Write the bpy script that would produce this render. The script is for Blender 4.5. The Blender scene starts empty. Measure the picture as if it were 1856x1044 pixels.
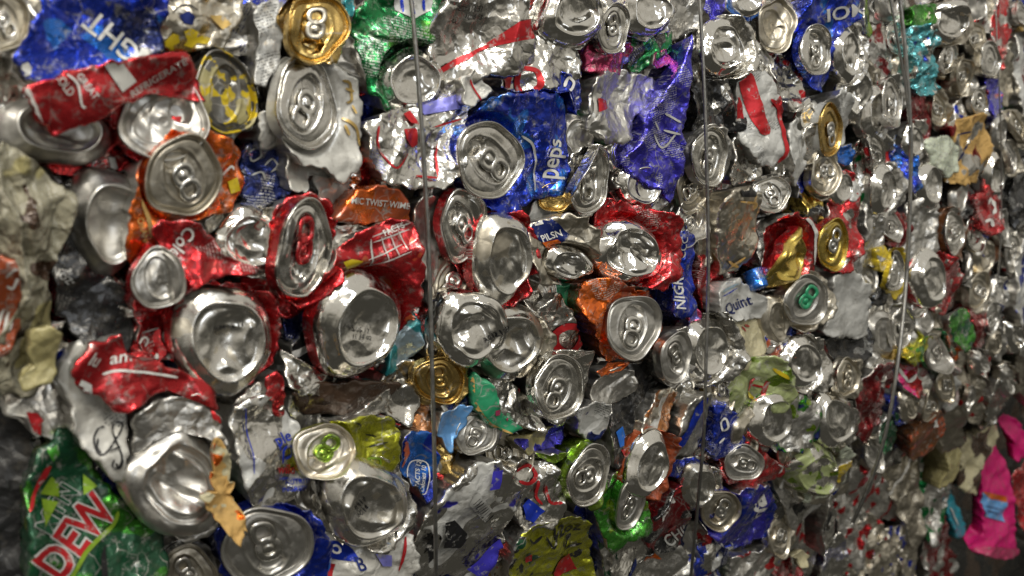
import bpy, bmesh, math, random
import numpy as np
from mathutils import Vector, Matrix
from mathutils.bvhtree import BVHTree

SC = bpy.context.scene
COL = SC.collection
# ------------------------------------------------------------------ camera
cd = bpy.data.cameras.new('camera'); cam = bpy.data.objects.new('camera', cd); COL.objects.link(cam)
SC.camera = cam
CAM = np.array([0.0, 0.0, 1.15]); PITCH = math.radians(9.0); PHI = math.radians(41.0)
cam.location = CAM; cam.rotation_euler = (math.pi/2 - PITCH, 0, 0)
cd.lens = 35; cd.sensor_width = 36; cd.clip_start = 0.02; cd.clip_end = 60
cd.dof.use_dof = True; cd.dof.focus_distance = 0.80; cd.dof.aperture_fstop = 7.1
# ------------------------------------------------------------------ light: a hall lit by lamps under its roof
world = bpy.data.worlds.new('World'); SC.world = world; world.use_nodes = True
wn = world.node_tree.nodes; wl = world.node_tree.links; wn.clear()
wo = wn.new('ShaderNodeOutputWorld'); wb = wn.new('ShaderNodeBackground'); wl.new(wb.outputs[0], wo.inputs[0])
wt = wn.new('ShaderNodeTexCoord'); ws = wn.new('ShaderNodeSeparateXYZ'); wl.new(wt.outputs['Generated'], ws.inputs[0])
wz = wn.new('ShaderNodeTexNoise'); wz.inputs['Scale'].default_value = 3.2; wz.inputs['Detail'].default_value = 3
wl.new(wt.outputs['Generated'], wz.inputs['Vector'])
wa = wn.new('ShaderNodeMath'); wa.operation = 'MULTIPLY_ADD'; wl.new(wz.outputs['Fac'], wa.inputs[0]); wa.inputs[1].default_value = 1.1
wl.new(ws.outputs['Z'], wa.inputs[2])
wr = wn.new('ShaderNodeValToRGB'); wl.new(wa.outputs[0], wr.inputs[0]); wl.new(wr.outputs[0], wb.inputs[0])
e = wr.color_ramp.elements
e[0].position = 0.18; e[0].color = (0.036, 0.034, 0.028, 1)
e[1].position = 1.0; e[1].color = (0.38, 0.362, 0.32, 1)
for p, c in ((0.42, (0.100, 0.094, 0.078)), (0.62, (0.22, 0.206, 0.174)), (0.80, (0.31, 0.291, 0.25))):
    k = e.new(p); k.color = (*c, 1)
wb.inputs[1].default_value = 1.40
def lamp(name, loc, target, sx, sy, power, colr):
    d = bpy.data.lights.new(name, 'AREA'); d.shape = 'RECTANGLE'; d.size = sx; d.size_y = sy; d.energy = power; d.color = colr
    o = bpy.data.objects.new(name, d); COL.objects.link(o); o.location = loc
    o.rotation_euler = (Vector(target) - Vector(loc)).to_track_quat('-Z', 'Y').to_euler()
lamp('hall_lamp', (-0.5, -1.3, 3.3), (0.1, 0.75, 1.1), 1.3, 0.16, 52, (1.0, 0.94, 0.82))
lamp('hall_lamp', (1.6, -1.7, 3.2), (0.5, 0.9, 1.1), 1.3, 0.16, 32, (1.0, 0.93, 0.80))
lamp('hall_lamp', (0.6, -0.5, 3.2), (0.2, 0.8, 1.1), 0.16, 1.0, 18, (0.90, 0.95, 1.0))
lamp('side_fill_lamp', (2.6, -2.2, 1.8), (0.3, 0.8, 1.05), 0.9, 1.3, 9, (0.86, 0.92, 1.0))  # added soft cool fill from the right; no window is known there
SC.view_settings.view_transform = 'Standard'; SC.view_settings.look = 'None'
SC.view_settings.exposure = 0.0; SC.view_settings.gamma = 1.0; SC.view_settings.use_curve_mapping = False
SC.cycles.max_bounces = 6; SC.cycles.glossy_bounces = 4; SC.cycles.diffuse_bounces = 2
SC.cycles.sample_clamp_indirect = 4.0
SC.cycles.caustics_reflective = False; SC.cycles.caustics_refractive = False
SC.cycles.use_denoising = True

# ------------------------------------------------------------------ the bale's face as a surface
FPX = 35 / 36 * 1856
cp, sp = math.cos(PITCH), math.sin(PITCH)
AX_R = np.array([1.0, 0, 0]); AX_F = np.array([0, cp, -sp]); AX_U = np.array([0, sp, cp])
ED = np.array([math.cos(PHI), math.sin(PHI), 0]); EZ = np.array([0, 0, 1.0]); EN = np.array([math.sin(PHI), -math.cos(PHI), 0])
P0 = CAM + 0.756 * AX_F
def VB(u): return -0.285 - 0.10 * (1.1 - np.clip(u, .3, 1.2))   # bottom edge of the upper bale
def hsurf(u, v):
    lo = min(max(0.0, -v - 0.10), .22); hi = max(0.0, v - 0.10)
    return -1.1 * lo * lo - 0.33 * hi * hi
def ray(px, py):
    r = AX_F + AX_R * ((px - 928) / FPX) + AX_U * ((522 - py) / FPX)
    return r
def S(px, py, off=0.0):
    r = ray(px, py); h = 0.0
    a = float(EN @ (CAM - P0)); b = float(EN @ r)
    for _ in range(7):
        t = (h + off - a) / b
        P = CAM + t * r; q = P - P0
        h = hsurf(float(q @ ED), float(q @ EZ))
    return P
def UVp(u, v, off=0.0):
    return P0 + ED * u + EZ * v + EN * (hsurf(u, v) + off)
def uv_of(P):
    q = P - P0
    return float(q @ ED), float(q @ EZ)
def frame(P):
    u, v = uv_of(P)
    d = (hsurf(u, v + 1e-3) - hsurf(u, v - 1e-3)) / 2e-3
    ev = EZ + EN * d; ev /= np.linalg.norm(ev)
    n = np.cross(ED, ev)
    return np.stack([ED, ev, n], 1)
def to_px(P):
    q = P - CAM; z = q @ AX_F
    return 928 + FPX * (q @ AX_R) / z, 522 - FPX * (q @ AX_U) / z

# ------------------------------------------------------------------ noise
def _h(ix, iy, s):
    a = (ix.astype(np.int64) * 374761393 + iy.astype(np.int64) * 668265263 + int(s) * 2147483647 + int(s) * 97531) & 0xFFFFFFFF
    a = ((a ^ (a >> 13)) * 1274126177) & 0xFFFFFFFF
    a = ((a ^ (a >> 16)) * 2246822519) & 0xFFFFFFFF
    return ((a ^ (a >> 15)) & 0xFFFFFF) / float(0xFFFFFF)
def vnoise(x, y, s):
    ix = np.floor(x); iy = np.floor(y); fx = x - ix; fy = y - iy
    fx = fx * fx * (3 - 2 * fx); fy = fy * fy * (3 - 2 * fy)
    a = _h(ix, iy, s); b = _h(ix + 1, iy, s); c = _h(ix, iy + 1, s); d = _h(ix + 1, iy + 1, s)
    return (a * (1 - fx) + b * fx) * (1 - fy) + (c * (1 - fx) + d * fx) * fy - 0.5
def worley(x, y, s):
    ix = np.floor(x); iy = np.floor(y)
    f1 = np.full(x.shape, 9.0); f2 = np.full(x.shape, 9.0); w = np.zeros(x.shape)
    for dx in (-1, 0, 1):
        for dy in (-1, 0, 1):
            cx = ix + dx; cy = iy + dy
            d = np.hypot(cx + _h(cx, cy, s) - x, cy + _h(cx, cy, s + 17) - y)
            g = d < f1
            f2 = np.where(g, f1, np.minimum(f2, d)); w = np.where(g, _h(cx, cy, s + 31), w); f1 = np.where(g, d, f1)
    return f1, f2, w
def facets(x, y, s):
    """difference of two sets of planes: flat facets that meet in sharp ridges and valleys"""
    a, _, wa = worley(x, y, s); b, _, wb = worley(x * .9 + 4.3, y * .9 + 1.7, s + 40)
    return np.minimum(b, 1.3) ** 2 / .81 - np.minimum(a, 1.3) ** 2
def crumple(x, y, s, cell, amp, an=None):
    """creased sheet metal: facets at three scales and a few long folds (metres)"""
    r = random.Random(s * 7 + 3)
    x0, y0 = x, y
    x = x + .5 * cell * vnoise(x / cell * .6, y / cell * .6, s + 1); y = y + .5 * cell * vnoise(x0 / cell * .6 + 9, y0 / cell * .6, s + 2)
    a = r.uniform(0, math.pi); st = r.uniform(1.3, 2.3)
    if an: a, st = math.radians(an[0]), an[1]
    c, q = math.cos(a), math.sin(a)
    X = (x * c + y * q) / (cell * st * 1.25); Y = (-x * q + y * c) / (cell * 1.25)
    h = facets(X, Y, s + 5) * 1.0
    h += facets(X * 2.3 + 3, Y * 2.0, s + 6) * .20
    h += facets(X * 4.6 + 3, Y * 4.1, s + 8) * .05 * np.clip(vnoise(X * .8, Y * .8, s + 21) * 4 + .8, 0, 2)
    for i in range(2):
        t = r.uniform(0, math.pi); L = cell * r.uniform(2.2, 5); p = r.random()
        h += 0.45 * (np.abs(((x * math.cos(t) + y * math.sin(t)) / L + p) % 1 - .5) * 2 - .5)
    return h * amp * 1.05

# ------------------------------------------------------------------ materials
PAL = {  # base colour, metallic, roughness
 'chrome': ((.80, .78, .735), 1, .11), 'silver': ((.72, .70, .655), 1, .20), 'dull': ((.60, .585, .55), 1, .38), 'dark': ((.22, .215, .20), 1, .36), 'dirty': ((.50, .46, .38), 1, .38),
 'warm': ((.68, .63, .53), 1, .32),
 'gold': ((.62, .43, .15), 1, .24), 'yellowgold': ((.74, .55, .14), 1, .26), 'copper': ((.40, .16, .05), .8, .3),
 'red': ((0.553, 0.025, 0.031), .82, .24), 'darkred': ((0.250, 0.015, 0.019), .82, .24), 'rust': ((.44, .09, .03), .5, .35),
 'orange': ((0.825, 0.163, 0.019), .82, .24), 'blue': ((0.012, 0.040, 0.46), .82, .24), 'bright': ((0.025, 0.175, 0.688), .82, .24), 'navy': ((0.010, 0.022, 0.138), .82, .24),
 'violet': ((0.075, 0.062, 0.650), .82, .24), 'lilac': ((0.250, 0.250, 0.725), .82, .24), 'green': ((0.010, 0.193, 0.052), .82, .24), 'leaf': ((0.054, 0.270, 0.026), .82, .24),
 'dkgreen': ((.008, .07, .03), .45, .3), 'lime': ((0.235, 0.383, 0.029), .82, .24), 'ygreen': ((0.525, 0.537, 0.037), .82, .24), 'yellow': ((.62, .46, .02), .4, .35),
 'emerald': ((.03, .32, .15), .3, .33),
 'pink': ((0.650, 0.075, 0.200), .82, .24), 'magenta': ((.50, .004, .13), 0, .45), 'cyan': ((.10, .42, .47), .75, .22), 'teal': ((.02, .24, .27), .5, .28),
 'skyblue': ((.13, .33, .66), .4, .33), 'paleblue': ((.34, .45, .52), .6, .3),
 'brown': ((.16, .06, .02), .4, .35), 'umber': ((.06, .035, .022), .2, .25), 'tan': ((.50, .31, .10), 0, .75),
 'black': ((.010, .010, .011), .1, .24), 'charcoal': ((.012, .012, .013), .0, .42),
 'white': ((.70, .69, .66), .12, .30), 'offwhite': ((.56, .55, .51), .2, .36), 'lightgrey': ((.50, .50, .48), .25, .38),
 'bag': ((.31, .29, .215), 0, .38), 'olive': ((.36, .32, .15), .1, .42), 'beige': ((.46, .42, .27), .05, .42), 'palegreen': ((.33, .38, .17), .25, .36),
 'paleclear': ((.55, .60, .48), .3, .25), 'turq': ((.01, .22, .30), 0, .4), 'steel': ((.33, .325, .31), 1, .36),
}
_mats = {}; SMOOTH = .16
class NT:
    def __init__(s, m):
        s.n = m.node_tree.nodes; s.l = m.node_tree.links
    def new(s, t, **kw):
        o = s.n.new(t)
        for k, v in kw.items(): setattr(o, k, v)
        return o
    def put(s, sock, v):
        if isinstance(v, bpy.types.NodeSocket): s.l.new(v, sock)
        else: sock.default_value = v
    def math(s, op, a, b=0.0, c=0.0, clamp=False):
        o = s.new('ShaderNodeMath', operation=op, use_clamp=clamp)
        for i, v in enumerate((a, b, c)): s.put(o.inputs[i], v)
        return o.outputs[0]
    def mix(s, f, a, b):
        o = s.new('ShaderNodeMix', data_type='RGBA')
        s.put(o.inputs[0], f); s.put(o.inputs[6], a); s.put(o.inputs[7], b)
        return o.outputs[2]
    def fmix(s, f, a, b):
        o = s.new('ShaderNodeMix', data_type='FLOAT')
        s.put(o.inputs[0], f); s.put(o.inputs[2], a); s.put(o.inputs[3], b)
        return o.outputs[0]
    def noise(s, vec, scale, detail=3, rough=.55):
        o = s.new('ShaderNodeTexNoise'); o.inputs['Scale'].default_value = scale; o.inputs['Detail'].default_value = detail; o.inputs['Roughness'].default_value = rough
        s.l.new(vec, o.inputs['Vector']); return o.outputs['Fac']
    def step(s, x, lo, hi):
        o = s.new('ShaderNodeMapRange', interpolation_type='SMOOTHSTEP'); s.put(o.inputs[0], x)
        o.inputs[1].default_value = lo; o.inputs[2].default_value = hi; return o.outputs[0]
def c4(n): return (*PAL[n][0], 1)
def mat(spec):
    """'red', or 'red|print:silver:20|band:white:30:4:10|blot:silver:60:.58' - colour and what is printed on it"""
    if spec in _mats: return _mats[spec]
    parts = spec.split('|'); base = parts[0]; col, met, rou = PAL[base]
    m = bpy.data.materials.new(spec.split('|')[0] + '_finish'); m.use_nodes = True; _mats[spec] = m
    t = NT(m); t.n.clear(); out = t.new('ShaderNodeOutputMaterial'); b = t.new('ShaderNodeBsdfPrincipled'); t.l.new(b.outputs[0], out.inputs[0])
    tc = t.new('ShaderNodeTexCoord'); oi = t.new('ShaderNodeObjectInfo')
    ad = t.new('ShaderNodeVectorMath', operation='MULTIPLY_ADD'); t.l.new(oi.outputs['Random'], ad.inputs[0]); ad.inputs[1].default_value = (7, 3, 5); t.l.new(tc.outputs['Object'], ad.inputs[2])
    P = ad.outputs[0]
    rnd = random.Random(spec); seed = rnd.uniform(0, 5)
    C = c4(base); Mt = met; R = rou
    sx = t.new('ShaderNodeSeparateXYZ'); t.l.new(tc.outputs['Object'], sx.inputs[0]); X, Y = sx.outputs[0], sx.outputs[1]
    wob = t.noise(P, 55, 2)
    for L in parts[1:]:
        f = L.split(':'); k = f[0]
        if k == 'smooth': continue
        c2 = c4(f[1]); m2 = PAL[f[1]][1]; r2 = PAL[f[1]][2]
        if k in ('band', 'print'):
            a = math.radians(float(f[2])); 
            rx = t.math('ADD', t.math('MULTIPLY', X, math.cos(a)), t.math('MULTIPLY', Y, math.sin(a)))
            ry = t.math('SUBTRACT', t.math('MULTIPLY', Y, math.cos(a)), t.math('MULTIPLY', X, math.sin(a)))
            wv = t.math('MULTIPLY', t.math('SUBTRACT', wob, .5), .005)
            rx = t.math('ADD', rx, wv); ry = t.math('ADD', ry, wv)
        if k == 'band':
            off, wid = float(f[3]) / 1000, float(f[4]) / 1000
            d = t.math('ABSOLUTE', t.math('SUBTRACT', rx, off)); msk = t.math('SUBTRACT', 1.0, t.step(d, wid / 2 - .0003, wid / 2 + .0003))
        elif k == 'print':
            pitch = float(f[3]) / 1000 * .72 if len(f) > 3 else .002
            row = t.math('LESS_THAN', t.math('FRACT', t.math('DIVIDE', ry, pitch)), .55)
            cv = t.new('ShaderNodeCombineXYZ'); t.put(cv.inputs[0], t.math('MULTIPLY', rx, 1.0 / pitch * 1.7)); t.put(cv.inputs[1], t.math('FLOOR', t.math('DIVIDE', ry, pitch))); cv.inputs[2].default_value = seed
            gl = t.math('GREATER_THAN', t.noise(cv.outputs[0], 1.0, 1), .47)
            reg = t.math('GREATER_THAN', t.noise(P, 32, 1), .58)
            msk = t.math('MULTIPLY', t.math('MULTIPLY', row, gl), t.math('MULTIPLY', reg, .7))
        else:  # blot
            sc, th = float(f[2]), float(f[3]); n = t.noise(P, sc, 2, .4)
            msk = t.step(n, th - .012, th + .012)
        C = t.mix(msk, C, c2); Mt = t.fmix(msk, Mt, m2); R = t.fmix(msk, R, r2)
    # rubbed-through paint, grime and stain that belong to the metal
    if base not in ('silver', 'chrome', 'black', 'umber', 'lightgrey', 'dull', 'dark', 'dirty', 'warm', 'gold', 'yellowgold', 'bag', 'charcoal', 'magenta', 'tan', 'turq', 'steel', 'olive', 'beige'):
        wmask = t.math('MULTIPLY', t.step(t.noise(P, 120, 6, .74), .535, .66), .62)
        C = t.mix(wmask, C, c4('dull')); Mt = t.fmix(wmask, Mt, .95)
    wv = t.new('ShaderNodeTexNoise'); wv.inputs['Scale'].default_value = 60; wv.inputs['Detail'].default_value = 2; t.l.new(P, wv.inputs['Vector'])
    wm = t.new('ShaderNodeVectorMath', operation='MULTIPLY_ADD'); t.l.new(wv.outputs['Color'], wm.inputs[0]); wm.inputs[1].default_value = (.012, .012, .012); t.l.new(P, wm.inputs[2]); WP = wm.outputs[0]
    if base not in ('bag', 'charcoal', 'magenta', 'tan', 'turq', 'steel', 'olive', 'beige', 'umber', 'black'):
        ve = t.new('ShaderNodeTexVoronoi', feature='DISTANCE_TO_EDGE'); ve.inputs['Scale'].default_value = 72; t.l.new(WP, ve.inputs['Vector'])
        cr = t.math('MULTIPLY', t.math('SUBTRACT', 1.0, t.step(ve.outputs['Distance'], .006, .040)), t.step(t.noise(P, 50, 2), .50, .62))
        C = t.mix(t.math('MULTIPLY', cr, .5), C, c4('silver')); Mt = t.fmix(t.math('MULTIPLY', cr, .5), Mt, 1.0)
    grime = t.math('MULTIPLY', t.step(t.noise(P, 85, 6, .65), .50, .72), .42)
    C = t.mix(grime, C, (.10, .082, .055, 1))
    spk = t.step(t.noise(P, 620, 3, .6), .66, .74)
    C = t.mix(t.math('MULTIPLY', spk, .5), C, (.05, .035, .02, 1))
    R = t.math('ADD', t.math('ADD', R, t.math('MULTIPLY', grime, .35)), t.math('MULTIPLY', t.math('SUBTRACT', t.noise(P, 210, 3), .5), .22), clamp=True)
    t.put(b.inputs['Base Color'], C); t.put(b.inputs['Metallic'], t.fmix(grime, Mt, .3) if met > .3 else Mt); t.put(b.inputs['Roughness'], R)
    if met < 1 and base not in ('tan', 'magenta', 'bag'):
        b.inputs['Coat Weight'].default_value = .45; b.inputs['Coat Roughness'].default_value = .16
    if base in ('bag', 'olive', 'beige', 'magenta', 'paleclear'): b.inputs['Subsurface Weight'].default_value = .25; b.inputs['Subsurface Radius'].default_value = (.01, .009, .006)
    # fine dents the mesh is too coarse for
    def vor(sc):
        o = t.new('ShaderNodeTexVoronoi', feature='F1'); o.inputs['Scale'].default_value = sc; t.l.new(WP, o.inputs['Vector']); return t.math('POWER', o.outputs['Distance'], 2.0)
    hgt = t.math('ADD', t.math('MULTIPLY', t.math('SUBTRACT', vor(78), vor(86)), 2.6), t.math('MULTIPLY', t.math('SUBTRACT', vor(190), vor(170)), .8))
    bp = t.new('ShaderNodeBump'); bp.inputs['Distance'].default_value = .0016; bp.inputs['Strength'].default_value = SMOOTH if 'smooth' in parts else {'bag': .85, 'magenta': .12, 'steel': .12}.get(base, .36)
    t.l.new(hgt, bp.inputs['Height'])
    t.l.new(bp.outputs[0], b.inputs['Normal'])
    return m
def lidmat(base):
    """stamped can-end metal: smoother than the crumpled sheet"""
    key = 'lid ' + base
    if key in _mats: return _mats[key]
    m = mat(base).copy(); m.name = base + '_can_end'; _mats[key] = m
    for n in m.node_tree.nodes:
        if n.type == 'BUMP': n.inputs['Strength'].default_value = .10; n.inputs['Distance'].default_value = .0012
    return m
def inkmat(base):
    key = 'ink ' + base
    if key in _mats: return _mats[key]
    m = bpy.data.materials.new(base + '_ink'); m.use_nodes = True; _mats[key] = m
    t = NT(m); b = m.node_tree.nodes['Principled BSDF']; tc = t.new('ShaderNodeTexCoord'); n = t.noise(tc.outputs['Object'], 260, 4)
    sc = t.step(t.noise(tc.outputs['Object'], 130, 6, .72), .56, .66); t.put(b.inputs['Base Color'], t.mix(t.math('MULTIPLY', sc, .65), t.mix(t.step(n, .5, .75), c4(base), tuple(x * .6 for x in PAL[base][0]) + (1,)), c4('dull')))
    b.inputs['Metallic'].default_value = PAL[base][1] * .7; b.inputs['Roughness'].default_value = .32
    return m

# ------------------------------------------------------------------ mesh builders
def new_obj(name, me, m, parent=None):
    o = bpy.data.objects.new(name, me)
    if m: me.materials.append(m)
    COL.objects.link(o)
    if parent: o.parent = parent
    return o
def pydata(name, V, F, smooth=True):
    me = bpy.data.meshes.new(name); me.from_pydata([tuple(map(float, v)) for v in V], [], F)
    me.polygons.foreach_set('use_smooth', [smooth] * len(F)); me.update(); return me
def ring_faces(nr, ns, start=0):
    F = []
    for i in range(nr - 1):
        a = start + i * ns
        for j in range(ns):
            k = (j + 1) % ns
            F.append((a + j, a + k, a + ns + k, a + ns + j))
    return F
def resample(P, n):
    P = np.asarray(P, float); Q = np.vstack([P, P[:1]]); d = np.hypot(*np.diff(Q, axis=0).T); s = np.concatenate([[0], np.cumsum(d)])
    t = np.linspace(0, s[-1], n, endpoint=False)
    return np.stack([np.interp(t, s, Q[:, 0]), np.interp(t, s, Q[:, 1])], 1), s[-1]
def chaikin(P, it=1, k=.12):
    P = np.asarray(P, float)
    for _ in range(it):
        N = np.roll(P, -1, 0); P = np.stack([P * (1 - k) + N * k, P * k + N * (1 - k)], 1).reshape(-1, 2)
    return P
def area_c(P):
    x, y = P[:, 0], P[:, 1]; X, Y = np.roll(x, -1), np.roll(y, -1); cr = x * Y - X * y; A = cr.sum() / 2
    return abs(A), np.array([((x + X) * cr).sum(), ((y + Y) * cr).sum()]) / (6 * A)
LASTNS = [0]
def body_mesh(out, z0, T, amp, cell, dome, seed, clips=(), center=None, res=.0017, crinkle=.0014, slope=.2, an=None):
    res *= .8; rq = random.Random(seed + 5)
    B = chaikin(out, 1); A, c = area_c(B)
    if center is not None: c = np.asarray(center)
    per = resample(B, 8)[1]; ns = int(min(240, max(40, per / res))); B, _ = resample(B, ns); LASTNS[0] = ns
    dirs = B - c; rr = np.hypot(*dirs.T); dirs /= rr[:, None] + 1e-9
    arc = np.arange(ns) * per / ns
    tri = lambda L, s_: np.abs(((arc / L + .6 * vnoise(arc / L, arc * 0 + 2, s_)) % 1) - .5) * 2 - .5
    jit = crinkle * (1.6 * tri(.021, seed + 1) + .8 * tri(.009, seed + 2)) + crinkle * (vnoise(arc / .006, arc * 0 + seed, seed) * 2 + vnoise(arc / .0025, arc * 0, seed + 3))
    jit *= np.minimum(1, np.minimum(np.arange(ns), ns - np.arange(ns)) / 4)
    B = B + dirs * jit[:, None]
    nr = int(min(52, max(10, np.mean(rr) / res)))
    rho = (np.arange(1, nr + 1) / nr) ** .9
    XY = c + rho[:, None, None] * (B - c)[None]
    x, y = XY[..., 0], XY[..., 1]
    hz = crumple(x, y, seed, cell, amp, an)
    r_ = rho[:, None]
    z = z0 + dome * .4 * np.sqrt(np.clip(1 - r_ ** 10, 0, 1)) + hz
    z = z + (vnoise(x / .026, y / .026, seed + 11) * .009 + np.abs(vnoise(x / .014, y / .014, seed + 12)) * .010 * r_ ** 5)
    z = z + np.clip((x - c[0]) * rq.uniform(-slope, slope) + (y - c[1]) * rq.uniform(-slope, slope), -.008, .008)
    for (Mi, lc, zl, sl) in clips:
        q = np.stack([x - lc[0], y - lc[1]], -1) @ Mi.T; ro = np.hypot(q[..., 0], q[..., 1])
        zp = zl + q @ sl
        w = np.clip((1.22 - ro) / .2, 0, 1)
        z = np.where(w > 0, np.minimum(z, z * (1 - w) + (zp - .004) * w), z)
    V = np.stack([x, y, z], -1)
    e0 = V[-1].copy(); s1 = e0.copy(); s1[:, :2] = c + (e0[:, :2] - c) * .975; s1[:, 2] -= .0025
    s2 = e0.copy(); s2[:, :2] = c + (e0[:, :2] - c) * .84; s2[:, 2] = z0 - T
    V = np.concatenate([V.reshape(-1, 3), s1, s2]); n = len(V)
    cz = V[:ns, 2].mean(); V = np.vstack([V, [[c[0], c[1], cz], [c[0], c[1], z0 - T]]])
    F = ring_faces(nr + 2, ns) + [(n, j, (j + 1) % ns) for j in range(ns)]
    F = [tuple(reversed(f)) if False else f for f in F]
    b = (nr + 1) * ns; F += [(n + 1, b + (j + 1) % ns, b + j) for j in range(ns)]
    # orient outwards (rings run with the outline's own sense)
    x0, y0 = B[:, 0], B[:, 1]
    if (x0 * np.roll(y0, -1) - np.roll(x0, -1) * y0).sum() < 0: F = [tuple(reversed(f)) for f in F]
    F = [tuple(reversed(f)) if len(f) == 4 else f for f in F]
    return V, F
def sst(x, a, b):
    t = np.clip((x - a) / (b - a), 0, 1); return t * t * (3 - 2 * t)
def end_place(U, hmm, g):
    """unit disc + heights in mm -> local metres, through the end's own ellipse, tilt, wobble and fold"""
    x, y = U[..., 0].copy(), U[..., 1].copy(); hh = hmm * g['hs']
    wob = g.get('wob', 0.0)
    if wob:
        th = np.arctan2(y, x); f = 1 + wob * (np.cos(2 * th + g['ph']) * .5 + np.cos(3 * th + g['ph'] * 2.3) * .6 + np.cos(5 * th + g['ph'] * 4) * .35); rr = np.hypot(x, y); f = 1 + (f - 1) * sst(rr, .2, 1)
        x *= f; y *= f
    if g.get('dent'):
        A = g['A']; k = g['dent'] * A / 27; rr = np.hypot(x, y)
        xw = x + .35 * vnoise(x * 1.7, y * 1.7, g['seed'] + 8); yw = y + .35 * vnoise(x * 1.7 + 5, y * 1.7, g['seed'] + 9)
        if g.get('isbase'):     # a pushed-in dome buckles into a few sharp-backed swells
            A = g['A']; f = lambda q, a, b: (1 - np.abs(vnoise(xw * q + a, yw * q + b, g['seed'] + 60)) * 3.2)
            hh = hh + k * (f(1.25, 1, 2) * .85 + f(2.3, 4, 7) * .45) * sst(.70 - rr, 0, .22) + k * .35 * f(2.0, 3, 3) * sst(rr, .7, .85)
        hh = hh + crumple(xw * A, yw * A, g['seed'], A * .5, k * .55) * sst(1.1 - rr, 0, .45) + k * (vnoise(xw * 1.5, yw * 1.5, g['seed'] + 4) * 1.6 + vnoise(xw * 3.2, yw * 3.2, g['seed'] + 5) * .8 * sst(1.05 - rr, 0, .5))
    fo = g.get('fold')
    if fo:
        ca, sa = math.cos(fo[0]), math.sin(fo[0]); s = x * ca + y * sa - fo[1]; k = np.clip(s, 0, None); ang = math.radians(fo[2])
        bend = np.minimum(k / .18, 1) * ang
        x = x - ca * k * (1 - np.cos(bend)); y = y - sa * k * (1 - np.cos(bend)); hh = hh + np.sin(bend) * k * g['A']
    return g['c3'] + x[..., None] * g['E1'] + y[..., None] * g['E2'] + hh[..., None] * g['N']
NS = 80
def disc(radii, ns=NS):
    th = np.arange(ns) * 2 * math.pi / ns
    return np.stack([np.asarray(radii)[:, None] * np.cos(th), np.asarray(radii)[:, None] * np.sin(th)], -1)
def lid_mesh(g, tab_a, opened):
    inner = np.linspace(.035, .80, 26); rim = [.83, .855, .875, .895, .91, .925, .945, .965, .985, 1.0, 1.0, .985, .955, .965, .985]
    hr = [-1.2, -2.2, -3.0, -3.1, -2.6, -.7, .6, 1.1, 1.0, .5, -.5, -1.3, -2.6, -5.0, -10]
    U = disc(np.concatenate([inner, rim])); h = np.zeros(U.shape[:2])
    ni = len(inner); h[ni:] = np.array(hr)[:, None]
    ca, sa = math.cos(tab_a), math.sin(tab_a)
    a = U[:ni, :, 0] * ca + U[:ni, :, 1] * sa; b = -U[:ni, :, 0] * sa + U[:ni, :, 1] * ca; r = np.hypot(a, b)
    p = -1.0 + .25 * sst(.8 - r, 0, .1)
    d = np.hypot((a - .02) / .70, b / .50); p += -.8 * sst(1 - d, 0, .10) + .55 * np.exp(-((d - 1.02) / .05) ** 2)
    m = np.hypot((a + .47) / .24, b / .30); dep = {0: .5, 1: 3.4, 2: 9.}[opened]
    p += -dep * sst(1 - m, -.02, .13) - .45 * np.exp(-((m - 1.08) / .06) ** 2)
    p += .5 * np.exp(-((np.hypot(a, b) - .12) / .05) ** 2)
    h[:ni] = p
    V = end_place(U, h / 1000, g).reshape(-1, 3); c = end_place(np.zeros((1, 2)), np.array([-1.3]) / 1000, g)
    n = len(V); V = np.vstack([V, c]); F = ring_faces(len(U), NS) + [(n, j, (j + 1) % NS) for j in range(NS)]
    F = [tuple(reversed(f)) if len(f) == 4 else f for f in F]
    return V, F
def tab_mesh(g, tab_a):
    ca, sa = math.cos(tab_a), math.sin(tab_a); VV = []; FF = []
    def put(L, H):
        a, b = L[..., 0], L[..., 1]
        return end_place(np.stack([a * ca - b * sa, a * sa + b * ca], -1), H / 1000, g)
    lift = g.get('lift', 0.0)
    def ring(cx, rx, ry, wr, wz, z):
        nu, nv = 36, 8; t = np.arange(nu) * 2 * math.pi / nu; f = np.arange(nv) * 2 * math.pi / nv
        n2 = np.sign(np.cos(t)) * np.abs(np.cos(t)) ** .82, np.sign(np.sin(t)) * np.abs(np.sin(t)) ** .82
        L = np.zeros((nu, nv, 2)); H = np.zeros((nu, nv))
        for j in range(nv):
            o = wr * math.cos(f[j]); L[:, j, 0] = cx + n2[0] * (rx + o); L[:, j, 1] = n2[1] * (ry + o); H[:, j] = z + wz * math.sin(f[j])
        H = H + np.clip(L[..., 0], 0, 1) * lift * 14
        V = put(L, H); s = sum(len(v) for v in VV); VV.append(V.reshape(-1, 3))
        for i in range(nu):
            for j in range(nv):
                FF.append((s + i * nv + j, s + ((i + 1) % nu) * nv + j, s + ((i + 1) % nu) * nv + (j + 1) % nv, s + i * nv + (j + 1) % nv))
    ring(.37, .215, .225, .075, .75, .3)
    ring(-.03, .215, .225, .085, .75, .2)
    # rivet island
    U = disc([.03, .07, .10, .12, .15, .165], 20); h = np.broadcast_to(np.array([1.3, 1.2, .8, .25, .2, -.3])[:, None], U.shape[:2])
    V = put(U - np.array([.02, 0]), h).reshape(-1, 3); s = sum(len(v) for v in VV); VV.append(V)
    FF.extend(tuple(reversed(f)) for f in ring_faces(6, 20, s)); FF.append(tuple(s + j for j in range(20)))
    return np.vstack(VV), FF
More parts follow.
